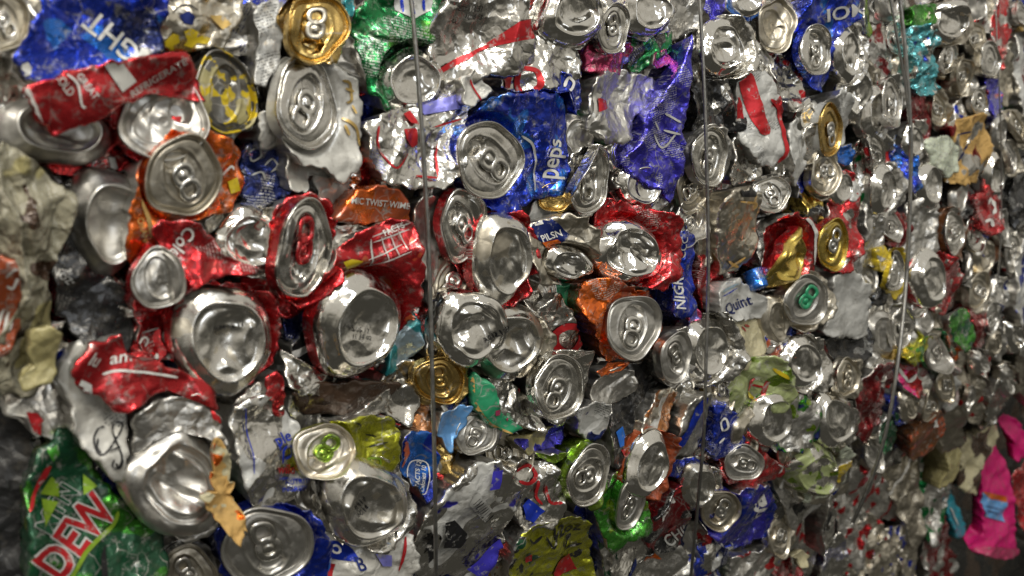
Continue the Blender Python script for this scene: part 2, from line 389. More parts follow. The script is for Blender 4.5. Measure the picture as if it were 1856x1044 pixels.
def base_mesh(g):
    prof = [(.02, -3.4), (.08, -3.4), (.15, -3.3), (.22, -3.1), (.29, -2.9), (.36, -2.7), (.43, -2.5), (.49, -2.2), (.54, -1.9), (.58, -1.5), (.62, -1.1), (.655, .3), (.68, 1.5), (.705, 1.9), (.73, 1.4), (.76, .2), (.80, -1.1), (.845, -2.3), (.89, -3.4), (.935, -4.9), (.975, -7.0), (1.0, -10), (1.004, -14), (1.0, -20)]
    r = np.array([p[0] for p in prof]); h = np.array([p[1] for p in prof])
    r2 = np.linspace(.02, .6, 24); r = np.concatenate([r2, r[11:]]); h = np.concatenate([np.interp(r2, [p[0] for p in prof], [p[1] for p in prof]), h[11:]])
    # a few more rings on the shoulder so that its creases hold
    rr = [r[0]]; hh = [h[0]]
    for i in range(1, len(r)):
        if r[i] > .62: rr.append((r[i] + r[i - 1]) / 2); hh.append((h[i] + h[i - 1]) / 2)
        rr.append(r[i]); hh.append(h[i])
    U = disc(rr); H = np.broadcast_to(np.array(hh)[:, None], U.shape[:2])
    V = end_place(U, H / 1000 * g.get('deep', 1.0), g).reshape(-1, 3); n = len(V); c = V[:NS].mean(0)[None]
    V = np.vstack([V, c]); F = [tuple(reversed(f)) for f in ring_faces(len(rr), NS)] + [(n, j, (j + 1) % NS) for j in range(NS)]
    return V, F

# ------------------------------------------------------------------ printing draped on a crumpled sheet
def drape(me, V, F, bvh, name, col, parent, off=.0005):
    bm = bmesh.new(); bm.from_mesh(me) if me else None
    if me is None:
        vs = [bm.verts.new((*v, 0)) for v in V]
        for f in F:
            try: bm.faces.new([vs[i] for i in f])
            except ValueError: pass
    bmesh.ops.triangulate(bm, faces=bm.faces[:])
    for _ in range(5):
        L = [e for e in bm.edges if e.calc_length() > .0026]
        if not L or len(bm.verts) > 9000: break
        bmesh.ops.subdivide_edges(bm, edges=L, cuts=1); bmesh.ops.triangulate(bm, faces=[f for f in bm.faces if len(f.verts) > 3])
    bad = []
    for v in bm.verts:
        hit = bvh.ray_cast(Vector((v.co.x, v.co.y, .3)), Vector((0, 0, -1)))
        if hit[0] is None: bad.append(v)
        else: v.co.z = hit[0].z + off
    bmesh.ops.delete(bm, geom=bad, context='VERTS')
    if not bm.faces: bm.free(); return None
    for f in bm.faces:
        f.smooth = True
        if f.normal.z < 0: f.normal_flip()
    out = bpy.data.meshes.new(name); bm.to_mesh(out); bm.free()
    return new_obj(name, out, inkmat(col), parent)
def text_mesh(s, bold=.018):
    c = bpy.data.curves.new('t', 'FONT'); c.body = s; c.size = 1.35; c.align_x = 'CENTER'; c.align_y = 'CENTER'; c.offset = bold; c.resolution_u = 3
    o = bpy.data.objects.new('t', c); me = bpy.data.meshes.new_from_object(o); bpy.data.objects.remove(o); bpy.data.curves.remove(c)
    return me
def spline(pts, closed=False, k=6):
    P = np.asarray(pts, float); n = len(P); out = []
    idx = range(n) if closed else range(n - 1)
    for i in idx:
        a, b, c, d = (P[(i - 1) % n], P[i], P[(i + 1) % n], P[(i + 2) % n]) if closed else (P[max(i - 1, 0)], P[i], P[i + 1], P[min(i + 2, n - 1)])
        for j in range(k):
            t = j / k; out.append(.5 * (2 * b + (c - a) * t + (2 * a - 5 * b + 4 * c - d) * t * t + (3 * b - a - 3 * c + d) * t ** 3))
    if not closed: out.append(P[-1])
    return np.array(out)
def pts(s): return np.array([tuple(map(float, q.split(','))) for q in s.split()])
# ------------------------------------------------------------------ one thing: crushed body, its end (lid or base), tab, printing
cover = []; placed = []; labels = {}; rs = random.Random(11)
def edge_metal(o, col):
    """the raw cut edge of the sheet"""
    if col.split('|')[0] in ('bag', 'charcoal', 'magenta', 'turq', 'tan', 'umber', 'olive', 'beige') or rs.random() < .35: return
    me = o.data; me.materials.append(mat('dull')); z = np.zeros(len(me.vertices) * 3); me.vertices.foreach_get('co', z)
    V = z.reshape(-1, 3); n = len(V) - 2
    # the outermost front ring and the lip behind it are the last three rings of the shell
    first = n - 3 * NSB[0]
    idx = np.array([max(p.vertices) < n and min(p.vertices) >= first for p in me.polygons])
    mi = np.zeros(len(me.polygons), int); mi[idx] = 1; me.polygons.foreach_set('material_index', mi); me.update()
NSB = [0]
def neck(o, col, bands):
    """the painted wall starts below the seam"""
    me = o.data; me.materials.append(mat(col)); n = len(me.vertices) - 1; first = n - (bands + 1) * NS
    mi = np.array([1 if (min(p.vertices) >= first and max(p.vertices) < n) else 0 for p in me.polygons]); me.polygons.foreach_set('material_index', mi); me.update()
PRINTED = ('red', 'blue', 'navy', 'green', 'leaf', 'orange', 'rust', 'violet', 'black', 'darkred', 'ygreen', 'palegreen', 'offwhite', 'lightgrey', 'dull')
def K(label, col, out=None, z=0, lid=None, base=None, g=(), T=28, amp=4.8, cell=20, dome=3, name='crushed_can', cat='can', tab=None, lc='silver',
      dz=7, fold=None, tilt=None, opened=1, dent=1.1, wob=.075, center=None, kout=1.13, deep=1.0, group=None, lift=0.0, tf=.38, bare=False, gb=(), res=.0017, crinkle=.0012, slope=.2, an=None):
    seed = 17 + len(placed) * 13
    r = random.Random(seed)
    if name == 'crushed_can' and col.split('|')[0] in PRINTED and 'print' not in col and not any(q[0] == 'T' for q in g) and r.random() < .75:
        col += f"|print:{'charcoal' if col.split('|')[0] in ('offwhite', 'lightgrey', 'dull', 'palegreen', 'ygreen') else 'lightgrey'}:{r.randrange(-30, 40)}:2.5"
    end = lid or base
    if base and lc == 'silver': lc = 'chrome'
    if out is not None:
        pp = pts(out) if isinstance(out, str) else np.asarray(out, float)
    elif end:
        cx, cy, w, h, rot = end[:5]; a = np.arange(16) * math.pi / 8; c_, s_ = math.cos(math.radians(rot)), math.sin(math.radians(rot))
        k = kout * np.array([1 + r.uniform(-.07, .10) for _ in a]); ex, ey = np.cos(a) * w / 2 * k, np.sin(a) * h / 2 * k
        pp = np.stack([cx + ex * c_ - ey * s_, cy + ex * s_ + ey * c_], 1)
    _, pc = area_c(pp)
    if center is not None: pc = np.array(center, float)
    elif end and out is None: pc = np.array(end[:2], float)
    z_ = z / 1000
    O = S(*pc, z_); F = frame(O)
    def loc(x, y, off=0.0):
        return (F.T @ (S(x, y, z_ + off) - O))[:2]
    B = np.array([loc(*q) for q in pp])
    # the end's own ellipse
    G = None; clips = []
    if end and fold is None and max(end[2], end[3]) < 150 and r.random() < .38: fold = (r.uniform(0, 6.28), r.uniform(.3, .6), r.uniform(14, 34))
    if end:
        cx, cy, w, h, rot = end[:5]; cr, sr = math.cos(math.radians(rot)), math.sin(math.radians(rot)); dzm = dz / 1000
        Pc = S(cx, cy, z_ + dzm); vd = CAM - Pc; vd /= np.linalg.norm(vd); wN = F[:, 2]
        big, sml, ba = (w, h, (cr, sr)) if w >= h else (h, w, (sr, -cr))
        mi = AX_R * (-ba[1]) - AX_U * ba[0]; mi = mi - vd * (mi @ vd); mi /= np.linalg.norm(mi)     # minor axis across the view
        q_ = min(1.0, sml / big); st_ = math.sqrt(1 - q_ * q_)
        cands = [vd * q_ + mi * st_ * k_ for k_ in (1, -1)]; nt = max(cands, key=lambda v: v @ wN)
        if tilt == -9: nt = min(cands, key=lambda v: v @ wN)
        n = nt * tf + wN * (1 - tf) + ED * r.uniform(-.06, .06) + EZ * r.uniform(-.08, .08); n /= np.linalg.norm(n)
        def hit(x, y):
            d = ray(x, y); return CAM + d * ((n @ (Pc - CAM)) / (n @ d))
        E1 = (hit(cx + w / 2 * cr, cy + w / 2 * sr) - hit(cx - w / 2 * cr, cy - w / 2 * sr)) / 2
        E2 = (hit(cx + h / 2 * sr, cy - h / 2 * cr) - hit(cx - h / 2 * sr, cy + h / 2 * cr)) / 2
        c3 = F.T @ (Pc - O); E1, E2, nl = F.T @ E1, F.T @ E2, F.T @ n
        M = np.stack([E1[:2], E2[:2]], 1); A = max(np.linalg.norm(E1), np.linalg.norm(E2)); slv = np.array([E1[2], E2[2]])
        lift_z = .35 * max(0.0, np.linalg.norm(slv) - .004); c3 = c3 + np.array([0, 0, lift_z])
        phs = A / (.027 if lid else .033)
        G = dict(c=c3[:2], M=M, A=A, hs=phs, z=c3[2], sl=slv, c3=c3, E1=E1, E2=E2, N=nl, seed=seed, ph=r.uniform(0, 6), wob=wob, dent=dent, fold=fold, deep=deep, lift=lift, isbase=bool(base))
        clips.append((np.linalg.inv(M), G['c'], G['z'] - (.005 if lid else .012) * phs, slv))
    me_v, me_f = body_mesh(B, 0.0, T / 1000, amp / 1000, cell / 1000, dome / 1000, seed, clips, res=res, crinkle=crinkle, slope=slope, an=an)
    solo = not end and not g
    NSB[0] = LASTNS[0]
    Mx = Matrix.Identity(4)
    for i in range(3):
        for j in range(3): Mx[i][j] = F[i][j]
        Mx[i][3] = O[i]
    if solo:
        root = new_obj(name, pydata(name, me_v, me_f), mat(col)); root.matrix_world = Mx; edge_metal(root, col)
    else:
        root = bpy.data.objects.new(name, None); COL.objects.link(root); root.empty_display_size = .02; root.matrix_world = Mx
        body = new_obj('body', pydata('body', me_v, me_f), mat(col), root); edge_metal(body, col)
        if end:
            if lid:
                td = math.radians(lid[5]); dv3 = F.T @ (hit(cx + 12 * math.cos(td), cy + 12 * math.sin(td)) - hit(cx, cy))
                q = np.linalg.lstsq(np.stack([E1, E2], 1), dv3, rcond=None)[0]; ta = math.atan2(q[1], q[0])
                v, f = lid_mesh(G, ta, opened); lo = new_obj('lid', pydata('lid', v, f), lidmat(lc), root); neck(lo, col, 2)
                if tab != 'none':
                    v, f = tab_mesh(G, ta); to = new_obj('pull_tab', pydata('pull_tab', v, f), lidmat(tab or 'silver'), lo)
                    if tab: to['label'] = f'{ {"lime":"bright lime green","red":"red","emerald":"green"}.get(tab, tab)} pull tab'
            else:
                v, f = base_mesh(G); bo = new_obj('base', pydata('base', v, f), lidmat(lc), root); neck(bo, col, 4)
                if gb: bb = BVHTree.FromPolygons([tuple(map(float, q)) for q in v], f)
        if g or gb:
            bvh = BVHTree.FromPolygons([tuple(map(float, v)) for v in me_v], me_f)
            for k, it in enumerate(list(g) + list(gb)):
                on, tree = (body, bvh) if k < len(g) else (bo, bb)
                off = .0008 + .00025 * k + (.0018 if res > .0025 else 0)
                if it[0] == 'T':
                    _, s, x, y, hp, ang, tc_ = it[:7]; sx = it[7] if len(it) > 7 else 1.0; shear = it[8] if len(it) > 8 else 0.0
                    tm = text_mesh(s, it[9] if len(it) > 9 else .018); a = math.radians(ang); c_, s_ = math.cos(a), math.sin(a)
                    l0 = loc(x, y); jx = (loc(x + 5, y) - loc(x - 5, y)) / 10; jy = (loc(x, y + 5) - loc(x, y - 5)) / 10
                    for vv in tm.vertices:
                        tx, ty = vv.co.x * hp * sx + shear * vv.co.y * hp, vv.co.y * hp
                        ix = c_ * tx + s_ * ty; iy = s_ * tx - c_ * ty
                        p = l0 + jx * ix + jy * iy; vv.co = (p[0], p[1], 0)
                    drape(tm, None, None, tree, 'lettering', tc_, on, off); bpy.data.meshes.remove(tm)
                elif it[0] == 'P':
                    q = pts(it[1]) if isinstance(it[1], str) else it[1]; q = chaikin(q, 1, .2) if len(q) > 5 and len(it) < 4 else q
                    drape(None, [tuple(loc(*k_)) for k_ in q], [tuple(range(len(q)))], bvh, it[3] if len(it) > 3 and isinstance(it[3], str) else 'colour_patch', it[2], body, off)
                elif it[0] == 'R':
                    q = spline(pts(it[1]) if isinstance(it[1], str) else it[1], closed=len(it) > 4); wd = it[2]
                    d = np.gradient(q, axis=0); nn = np.stack([-d[:, 1], d[:, 0]], 1); nn /= np.hypot(*nn.T)[:, None] + 1e-9
                    tp = np.ones(len(q)) if len(it) > 4 else np.clip(np.minimum(np.arange(len(q)), np.arange(len(q))[::-1]) / 2.5 + .35, 0, 1)
                    Lp = [tuple(loc(*k_)) for k_ in q + nn * (wd / 2 * tp)[:, None]]; Rp = [tuple(loc(*k_)) for k_ in q - nn * (wd / 2 * tp)[:, None]]
                    n = len(q); m_ = n if len(it) > 4 else n - 1
                    drape(None, Lp + Rp, [(i, (i + 1) % n, n + (i + 1) % n, n + i) for i in range(m_)], bvh, 'stripe', it[3], body, off)
    root['label'] = label; root['category'] = cat
    if group: root['group'] = group
    assert label not in labels, label
    nw = len(label.split()); assert 4 <= nw <= 16, (nw, label)
    labels[label] = root
    cover.append(pp)
    if end:
        a = np.arange(20) * math.pi / 10; cover.append(np.stack([cx + np.cos(a) * w / 2 * cr - np.sin(a) * h / 2 * sr, cy + np.cos(a) * w / 2 * sr + np.sin(a) * h / 2 * cr], 1))
    placed.append((pc, label, root))
    return root
W = 'white'
# ================= upper left
K('dark silver can end cut by the upper left corner', 'dull', lid=(8, 38, 88, 120, 0, 60), z=-4, lc='dirty')
K('deep blue can with large white letters upside down', 'blue|blot:bright:40:.62|blot:navy:30:.6', '84,-12 296,-12 294,60 292,98 250,112 205,124 158,134 120,148 78,154 44,142 26,112 40,64 62,16', z=6, amp=3.6, cell=26, dome=7,
  g=[('T', 'GHT', 204, 67, 40, 218, 'white', 1.05), ('P', '243,106 258,84 270,96 262,108', 'offwhite'), ('P', '37,118 46,114 54,124 53,136 44,140 36,132', W, 'emblem')])
K('silver rim peeking out left of the deep blue can', 'dull', '14,96 30,80 44,130 70,152 60,165 30,150 16,128', z=-6)
K('white and gold can smeared with yellow foam', 'warm|blot:gold:45:.60', '292,-10 442,-10 430,38 404,86 352,94 294,96 290,40', z=0, amp=4.5, cell=23,
  g=[('P', '318,30 334,22 345,32 342,48 326,44', 'navy', 'emblem'), ('R', '306,26 318,14 334,12 350,22', 3, 'charcoal'), ('P', '296,76 308,62 318,66 322,78 312,84 316,92 300,92', 'yellow', 'foam_smear'), ('P', '326,60 338,54 352,60 350,70 362,66 376,72 368,82 352,80 344,88 330,84 334,74', 'yellow', 'foam_smear'), ('P', '372,30 398,30 412,46 396,56', 'gold')])
K('can lid caked with crumbly yellow foam', 'dark', lid=(410, 170, 108, 160, -12, 100), z=-2, lc='dark|blot:yellow:110:.54|blot:olive:60:.6', tab='none', dz=6, kout=1.06)
K('silver can base under the red sash of metal', 'red', base=(108, 232, 212, 130, 12), z=0, T=30, amp=3, dz=6, kout=1.0, lc='dull', tf=.3, deep=1.2)
K('scuffed can lid bent in two under red metal', 'red', '215,165 300,140 372,150 384,215 372,260 310,300 250,296 214,262 206,210', lid=(297, 218, 166, 148, 10, 150), z=4, dent=3.2, fold=(.2, .45, 16), tab='none', lc='dull', opened=2)
K('long red sash of can metal with white bar', 'red|smooth', '28,164 62,150 140,122 208,112 270,98 346,95 356,118 374,128 380,188 352,164 310,166 262,174 214,198 160,226 96,248 74,232 50,196', z=22, amp=2.2, cell=26, dome=5, T=14, center=(200, 168),
  g=[('P', '180,120 212,112 246,148 216,168', 'offwhite'), ('T', 'GREAT', 150, 158, 13, 52, W, 1.0), ('T', 'COLD', 106, 154, 17, 50, 'offwhite', .8), ('R', '112,136 132,154 140,190 148,196', 4, W), ('T', 'REFRIGERATE', 286, 142, 13, -31, 'dull', 1.15), ('P', '28,164 40,160 70,226 62,216 46,196', 'offwhite')])
K('red scrap below the silver base at left', 'red', '72,296 150,288 204,262 246,300 236,322 160,324 100,318', z=-10, g=[('R', '158,320 174,288', 4, W), ('P', '196,284 208,286 214,306 202,308', W)])
K('orange can with a stained round lid', 'orange|blot:rust:60:.6', '262,272 300,242 352,234 404,240 438,272 447,350 424,386 330,402 300,412 268,470 246,506 228,470 220,420 234,350 238,304', lid=(334, 320, 134, 156, 18, 66), z=12, amp=4.5, cell=21, lc='dirty', tilt=1, center=(330, 330), dent=.6,
  g=[('R', '246,360 262,398 270,430', 9, 'tan'), ('T', 'ORANGE', 254, 424, 13, 70, 'tan', .9), ('P', '420,330 436,322 442,346 426,352', 'yellow'), ('R', '408,318 424,302 430,308', 4, W)])
K('navy can with pale curls beside the orange can', 'navy', '442,262 486,250 520,262 542,330 510,366 470,380 448,372', z=-8, g=[('R', '452,276 468,268 474,282 462,292 456,284', 3, 'lightgrey'), ('R', '480,300 492,288 500,300 490,312', 3, 'lightgrey'), ('R', '460,318 476,312 482,326', 3, 'lightgrey')])
K('milky plastic bag bunched at the left edge', 'bag|blot:olive:30:.62|blot:umber:46:.68', '-14,250 48,288 100,330 132,362 120,420 96,470 92,520 110,560 104,640 100,690 60,716 -14,724 -14,620 28,560 22,490 -14,440', z=10, amp=11, cell=10, an=(100, 2.8), dome=8, name='plastic_bag', cat='plastic bag', T=50, res=.002)
K('rusty red can with white letters at left edge', 'rust', '-14,456 22,470 34,540 40,604 22,640 -14,650', z=18, g=[('R', '2,500 14,484 22,492 18,520 6,516', 5, W), ('R', '0,596 8,560', 6, W), ('R', '10,604 18,566', 6, W), ('R', '20,600 25,578', 5, W)])
K('olive stained hem of the plastic bag', 'olive', '48,600 84,580 104,612 100,690 40,712 34,690 66,668', z=24, amp=5, cell=18, name='plastic_film', cat='plastic film', T=10)
K('black shiny can body at left', 'black|print:dark:70:3', '118,330 150,330 148,400 170,470 236,538 244,604 226,640 180,644 128,612 102,560 92,490 112,420', z=-2, amp=6, cell=23, g=[('T', '-ZON', 112, 500, 13, 216, 'lightgrey', 1)])
K('dark ringed can end behind the orange can', 'black', base=(206, 404, 146, 198, 4), z=0, lc='dull', deep=1.5, dent=1.2, tf=.3, kout=1.05)
K('red can with white script and folded lid', 'red|print:lightgrey:100:2.4', '272,414 300,398 350,398 384,430 404,462 470,486 462,496 420,500 368,512 352,526 330,532 322,490 300,455', z=24, amp=4.5, cell=20, g=[('T', 'Cole', 331, 440, 25, 118, W, .9, .2)])
K('half lid folded over at the red script can', 'red', '262,436 290,452 322,470 336,512 320,546 280,566 242,558 250,500', lid=(288, 505, 92, 118, 18, 250), z=22, lc='dull', dent=2.2, fold=(.6, .25, 50), tab='none', kout=1)
K('red can with white swoops behind the big base', 'red', '238,560 300,545 330,560 334,620 320,652 286,656 256,634', z=4, amp=3.5, g=[('R', '250,622 262,612 270,618 262,628', 4, W), ('R', '284,640 280,652 296,652 308,636 300,608 312,600', 7, W), ('R', '256,604 290,596', 3, W)])
K('largest silver can base in its red can', 'red', '312,540 380,512 470,520 506,556 512,620 498,672 440,712 380,722 336,690 318,620', base=(414, 617, 188, 200, 6), z=16, dent=1.9, tf=.15, T=40, deep=.9, lc='silver|blot:warm:60:.6', gb=[('T', 'JUN 12 17', 408, 590, 9, -12, 'charcoal', 1), ('P', '388,658 394,654 397,662 392,668 387,665', 'violet', 'ink_spot')])
K('silver can base with lilac sheen above largest base', 'silver', '366,402 400,380 500,374 512,420 500,510 448,500 420,470 390,440', base=(456, 438, 122, 128, 30), z=2, dent=2.8, deep=1.1)
K('red rimmed can lid with red tab', 'red', '484,432 496,384 526,356 566,345 598,362 606,420 602,500 572,548 540,560 506,540 488,486', lid=(552, 452, 100, 178, 10, 275), z=12, tab='red', dent=2.6, tilt=-1, lc='silver|blot:dark:70:.62', g=[('T', 'RED ENJOY', 494, 460, 15, 272, 'rust', .9)])
K('orange topped can with faint white lettering', 'rust|blot:orange:30:.5|smooth', '590,398 612,366 644,342 692,334 736,354 748,404 700,402 640,408', z=8, amp=2.5, cell=24, dome=8, g=[('T', 'MIC TWIST WIME', 680, 368, 12, 6, 'lightgrey', .9)])
K('crumpled silver neck below the orange topped can', 'dull', '588,404 640,406 670,412 640,432 606,458 590,440', z=2)
K('big red can with white lattice and tilted base', 'red|blot:rust:50:.63|smooth', '574,560 586,490 634,424 700,394 740,400 750,500 742,600 704,662 642,690 600,674 578,622', base=(664, 592, 152, 196, 24), z=18, dent=1.5, deep=1.15, tf=.3, tilt=1, lc='silver', gb=[('T', '05 17', 646, 596, 9, 12, 'charcoal', 1), ('T', '15 02', 650, 608, 8, 14, 'charcoal', 1)],
  g=[('R', '666,428 730,402', 2.6, 'lightgrey'), ('R', '668,438 728,414', 2.6, 'lightgrey'), ('R', '664,432 668,480', 2.6, 'lightgrey'), ('R', '680,428 690,470', 2, 'lightgrey'), ('R', '694,420 706,462', 2, 'lightgrey'), ('R', '708,414 720,450', 2, 'lightgrey'), ('R', '660,470 712,440', 2.2, 'lightgrey'), ('R', '660,484 724,452', 2.2, 'lightgrey'), ('T', 'FACTS', 700, 414, 11, -25, W, .9),
     ('P', '614,474 630,468 650,472 642,484 624,488', 'yellow'), ('P', '580,548 600,528 622,520 618,530 596,556 584,566', 'yellow'), ('R', '600,460 640,420 690,400', 5, 'offwhite')])
K('teal and white torn metal right of tilted base', 'teal|blot:paleblue:40:.45', '700,640 724,600 748,560 764,590 758,640 726,668 694,684', z=0, amp=4)
K('pale blue print scrap beside the first wire', 'lightgrey|print:charcoal:5:2.4', '738,480 756,486 762,540 752,570 738,560', z=4, g=[('P', '738,484 752,486 754,520 740,524', 'paleblue')])
K('flattened grey can upright behind the first wire', 'dull|smooth', '744,366 768,348 790,352 802,400 800,470 796,520 772,516 752,486', z=6, amp=3, cell=13)
K('navy can deep in the gap left of tilted base', 'navy', '502,556 570,566 580,640 540,634 512,612', z=-14, amp=4)
K('silver can wall folded under the largest base', 'silver', '500,628 540,652 600,682 640,702 600,716 540,712 508,694', z=-2, amp=5, cell=23)
K('small red flap beside the largest base', 'red', '470,684 496,664 512,700 514,750 492,756 478,720', z=10, amp=3)
# ================= top middle
K('creased pale can wall at the top left of gold lid', 'lightgrey', '456,14 504,-10 508,60 496,120 470,160 452,152 462,90', z=2, amp=5, cell=18)
K('gold can lid bent at its corners', 'gold', '506,34 514,-14 622,-14 636,50 622,104 592,120 534,98', lid=(572, 52, 124, 124, 8, 275), z=14, lc='gold', tab='warm', dent=1.6, wob=.10, opened=2, tilt=1)
K('white can with gold ornaments and tilted silver lid', 'offwhite|smooth', '496,124 524,98 604,106 656,150 664,212 656,262 642,312 616,334 570,302 528,300 506,270 494,190', lid=(557, 188, 112, 166, -10, 112), z=8, dent=.9, tilt=-1, center=(570, 205), amp=4, cell=26,
  g=[('R', '622,146 636,152 640,180 632,186', 5, 'gold'), ('R', '622,214 636,222 648,236 650,268', 6, 'gold'), ('R', '628,160 644,166', 5, 'gold'), ('R', '624,226 630,246', 6, 'gold'), ('R', '640,190 646,206', 4, 'gold')])
K('white torn sheet with gold edge under tilted lid', 'offwhite|smooth', '508,264 560,272 606,296 640,332 560,318 548,346 522,352 512,330', z=2, amp=3, cell=26, g=[('P', '520,268 566,274 596,264 590,284 546,288', 'gold')])
K('white and gold scrap left of the tilted lid', 'offwhite|blot:gold:60:.55', '462,204 500,196 508,260 500,274 470,270', z=0, amp=4)
K('green can crumpled around a silver base', 'green|blot:leaf:40:.62', '640,22 684,-12 792,-12 788,60 772,86 722,102 716,150 702,196 688,204 664,162 650,92', z=4, amp=6, cell=22, dome=6, base=(752, 146, 122, 124, 0), tf=.3, dz=3,
  g=[('P', '712,-8 782,-8 776,20 744,36 716,18', 'lightgrey'), ('R', '724,-4 728,22', 5, 'blue'), ('R', '744,0 748,26', 5, 'blue'), ('R', '764,-4 766,20', 5, 'blue')])
K('sliver of teal metal right of the gold lid', 'teal', '624,0 640,-8 648,20 642,34 630,30', z=8)
K('bright silver can with a slanting red stripe', 'silver', '784,42 800,6 850,-12 930,-12 950,58 964,110 920,142 872,140 836,172 796,164 788,112', z=14, amp=5.5, cell=22, dome=6,
  g=[('P', '790,134 830,106 880,82 905,70 950,54 956,72 920,78 876,88 840,114 794,140', 'red'), ('P', '880,80 916,44 946,38 952,62 910,74', 'red'), ('T', 'BSD 12:51', 846, 18, 10, 2, 'black', .8), ('T', '10 8 13', 856, 32, 9, 3, 'black', .8), ('T', 'U', 828, 40, 10, 8, 'black')])
K('silver crumpled wall with a red ring letter', 'silver', '900,96 960,60 1036,62 1048,100 1040,150 968,166 900,166', z=6, amp=5, cell=17, g=[('R', '940,126 964,130 966,158 944,166 936,150', 9, 'red', True), ('P', '904,128 926,132 924,160 906,160', 'red'), ('P', '936,46 952,44 956,68 932,72', 'red')])
K('silver can with blue print and thin red lines', 'silver|print:lilac:-20:2.6', '660,220 702,204 760,176 834,162 884,172 844,206 838,250 832,302 800,338 740,344 690,332 666,290', z=10, amp=6, cell=20,
  g=[('R', '684,228 680,262 694,288 712,304 736,278', 3.5, 'red'), ('P', '728,234 752,232 756,262 744,268 728,252', 'red'), ('P', '762,190 832,170 836,196 770,208', 'lilac', 'colour_patch'), ('R', '786,230 832,216', 3.5, 'red'), ('R', '744,318 784,322', 4, 'red'), ('R', '792,260 784,320', 3, 'red'), ('P', '734,206 748,200 756,226 742,222', 'red')])
K('small red striped strip above the round blue can', 'offwhite', '836,140 864,124 892,164 880,176 858,194 838,190', z=18, amp=2, T=10, g=[('R', '854,144 860,160 872,184', 3.5, 'red')])
K('metallic blue can with white arc and round lid', 'blue|blot:bright:40:.60', '832,240 848,200 880,172 960,166 1026,168 1037,222 1032,304 1020,360 962,362 940,386 900,392 860,360 838,322', lid=(888, 290, 116, 148, -8, 45), z=12, dent=1.2, tilt=-1, center=(935, 280), amp=4.5, cell=20,
  g=[('T', 'peps', 1003, 288, 31, 276, 'offwhite', .95), ('R', '944,246 964,262 974,292 976,330 970,346', 4, 'lightgrey')])
K('crushed blue scrap with a white letter', 'blue', '966,150 1004,136 1046,132 1048,196 1030,208 1024,168 980,166', z=6, g=[('R', '1014,158 1022,142 1032,150 1026,162 1018,166', 5, W), ('R', '1032,180 1042,176', 4, W)])
K('silver can base at top centre above pink metal', 'silver', base=(1044, 24, 122, 116, 0), z=14, dent=2.2, tf=.2, kout=1.04, deep=.9)
K('pink can crushed under a narrow lid', 'pink|blot:lilac:60:.58|blot:darkred:40:.64', '1056,84 1088,76 1140,80 1140,116 1132,134 1062,134', z=2, amp=5, cell=13)
K('narrow silver lid folded to a point', 'silver', lid=(1112, 52, 60, 92, 6, 262), z=12, dent=1.3, wob=.10, kout=1.05, opened=0)
K('silver can base at top right of centre', 'silver', base=(1182, 18, 88, 96, 0), z=14, dent=1.4, tf=.2, kout=1.05)
K('green and black foil under the top bases', 'green|blot:black:60:.52', '1140,58 1210,44 1216,94 1190,104 1160,134 1142,120', z=0, amp=5, cell=12)
K('small pink scrap under the green foil', 'pink', '1184,96 1208,88 1216,112 1204,124 1182,118', z=6, amp=2)
K('bare silver can wall with a red chip', 'dull', '1058,142 1098,128 1150,132 1196,144 1184,188 1150,214 1130,260 1088,262 1066,240 1052,236', z=4, amp=5, cell=21, g=[('P', '1070,178 1092,184 1096,196 1068,204', 'red'), ('R', '1060,146 1062,196 1050,238', 5, 'silver')])
K('silver lid buckled beside the blue can', 'silver', lid=(1068, 326, 82, 126, 8, 100), z=10, dent=3.2, fold=(2.6, .3, 45), opened=2, kout=1.05)
K('violet blue can torn to a tall spike', 'violet', '1240,58 1228,100 1204,150 1172,200 1160,256 1136,290 1150,318 1190,344 1222,372 1236,310 1234,222 1240,140', z=14, amp=6, cell=26, dome=9, g=[('R', '1196,206 1212,214 1226,222', 4, 'lightgrey'), ('R', '1184,244 1200,268 1218,240', 3, 'lightgrey'), ('R', '1178,220 1190,236', 3, 'lightgrey'), ('R', '1198,236 1222,244', 4, 'lightgrey')])
K('silver base tucked under the violet spike', 'dull', base=(1166, 336, 88, 92, 20), z=2, dent=1.6)
K('heavily dented silver base right of second wire', 'silver', base=(1314, 86, 98, 106, 0), z=12, dent=3.4, kout=1.06, tf=.2)
K('blue can under a silver base at top right of second wire', 'bright', '1300,-12 1392,-12 1376,30 1356,40 1326,38 1304,16', z=6, base=(1356, 0, 62, 58, 0), dent=1.5)
K('purple scrap at top beside the second wire', 'violet', '1262,-10 1302,-10 1304,34 1278,36 1264,20', z=0)
K('grey can wall at top beside the second wire', 'dull', '1214,-10 1262,-10 1264,48 1240,60 1214,90 1208,40', z=4, amp=4)
K('black and silver crinkled can at second wire', 'black|blot:silver:70:.60', '1242,64 1268,108 1326,138 1348,200 1340,244 1290,232 1256,244 1244,160', z=2, amp=6, cell=14)
K('silver lid behind the second wire', 'dull', lid=(1287, 284, 66, 108, 0, 100), z=10, dent=1.2, tilt=-1, kout=1.08)
K('silver can curl right of the second wire lid', 'silver', '1328,250 1352,236 1372,290 1374,318 1340,336 1316,330', z=0, amp=4)
K('red and white can flattened upright', 'lightgrey|blot:red:30:.57', '1344,150 1362,130 1388,128 1412,196 1412,282 1396,300 1372,302 1352,262 1340,214', z=10, amp=4, cell=20, g=[('R', '1356,130 1362,170 1372,214 1384,244', 20, 'red'), ('R', '1346,176 1352,230', 9, 'red'), ('R', '1388,180 1404,204 1406,270 1396,296', 6, 'red')])
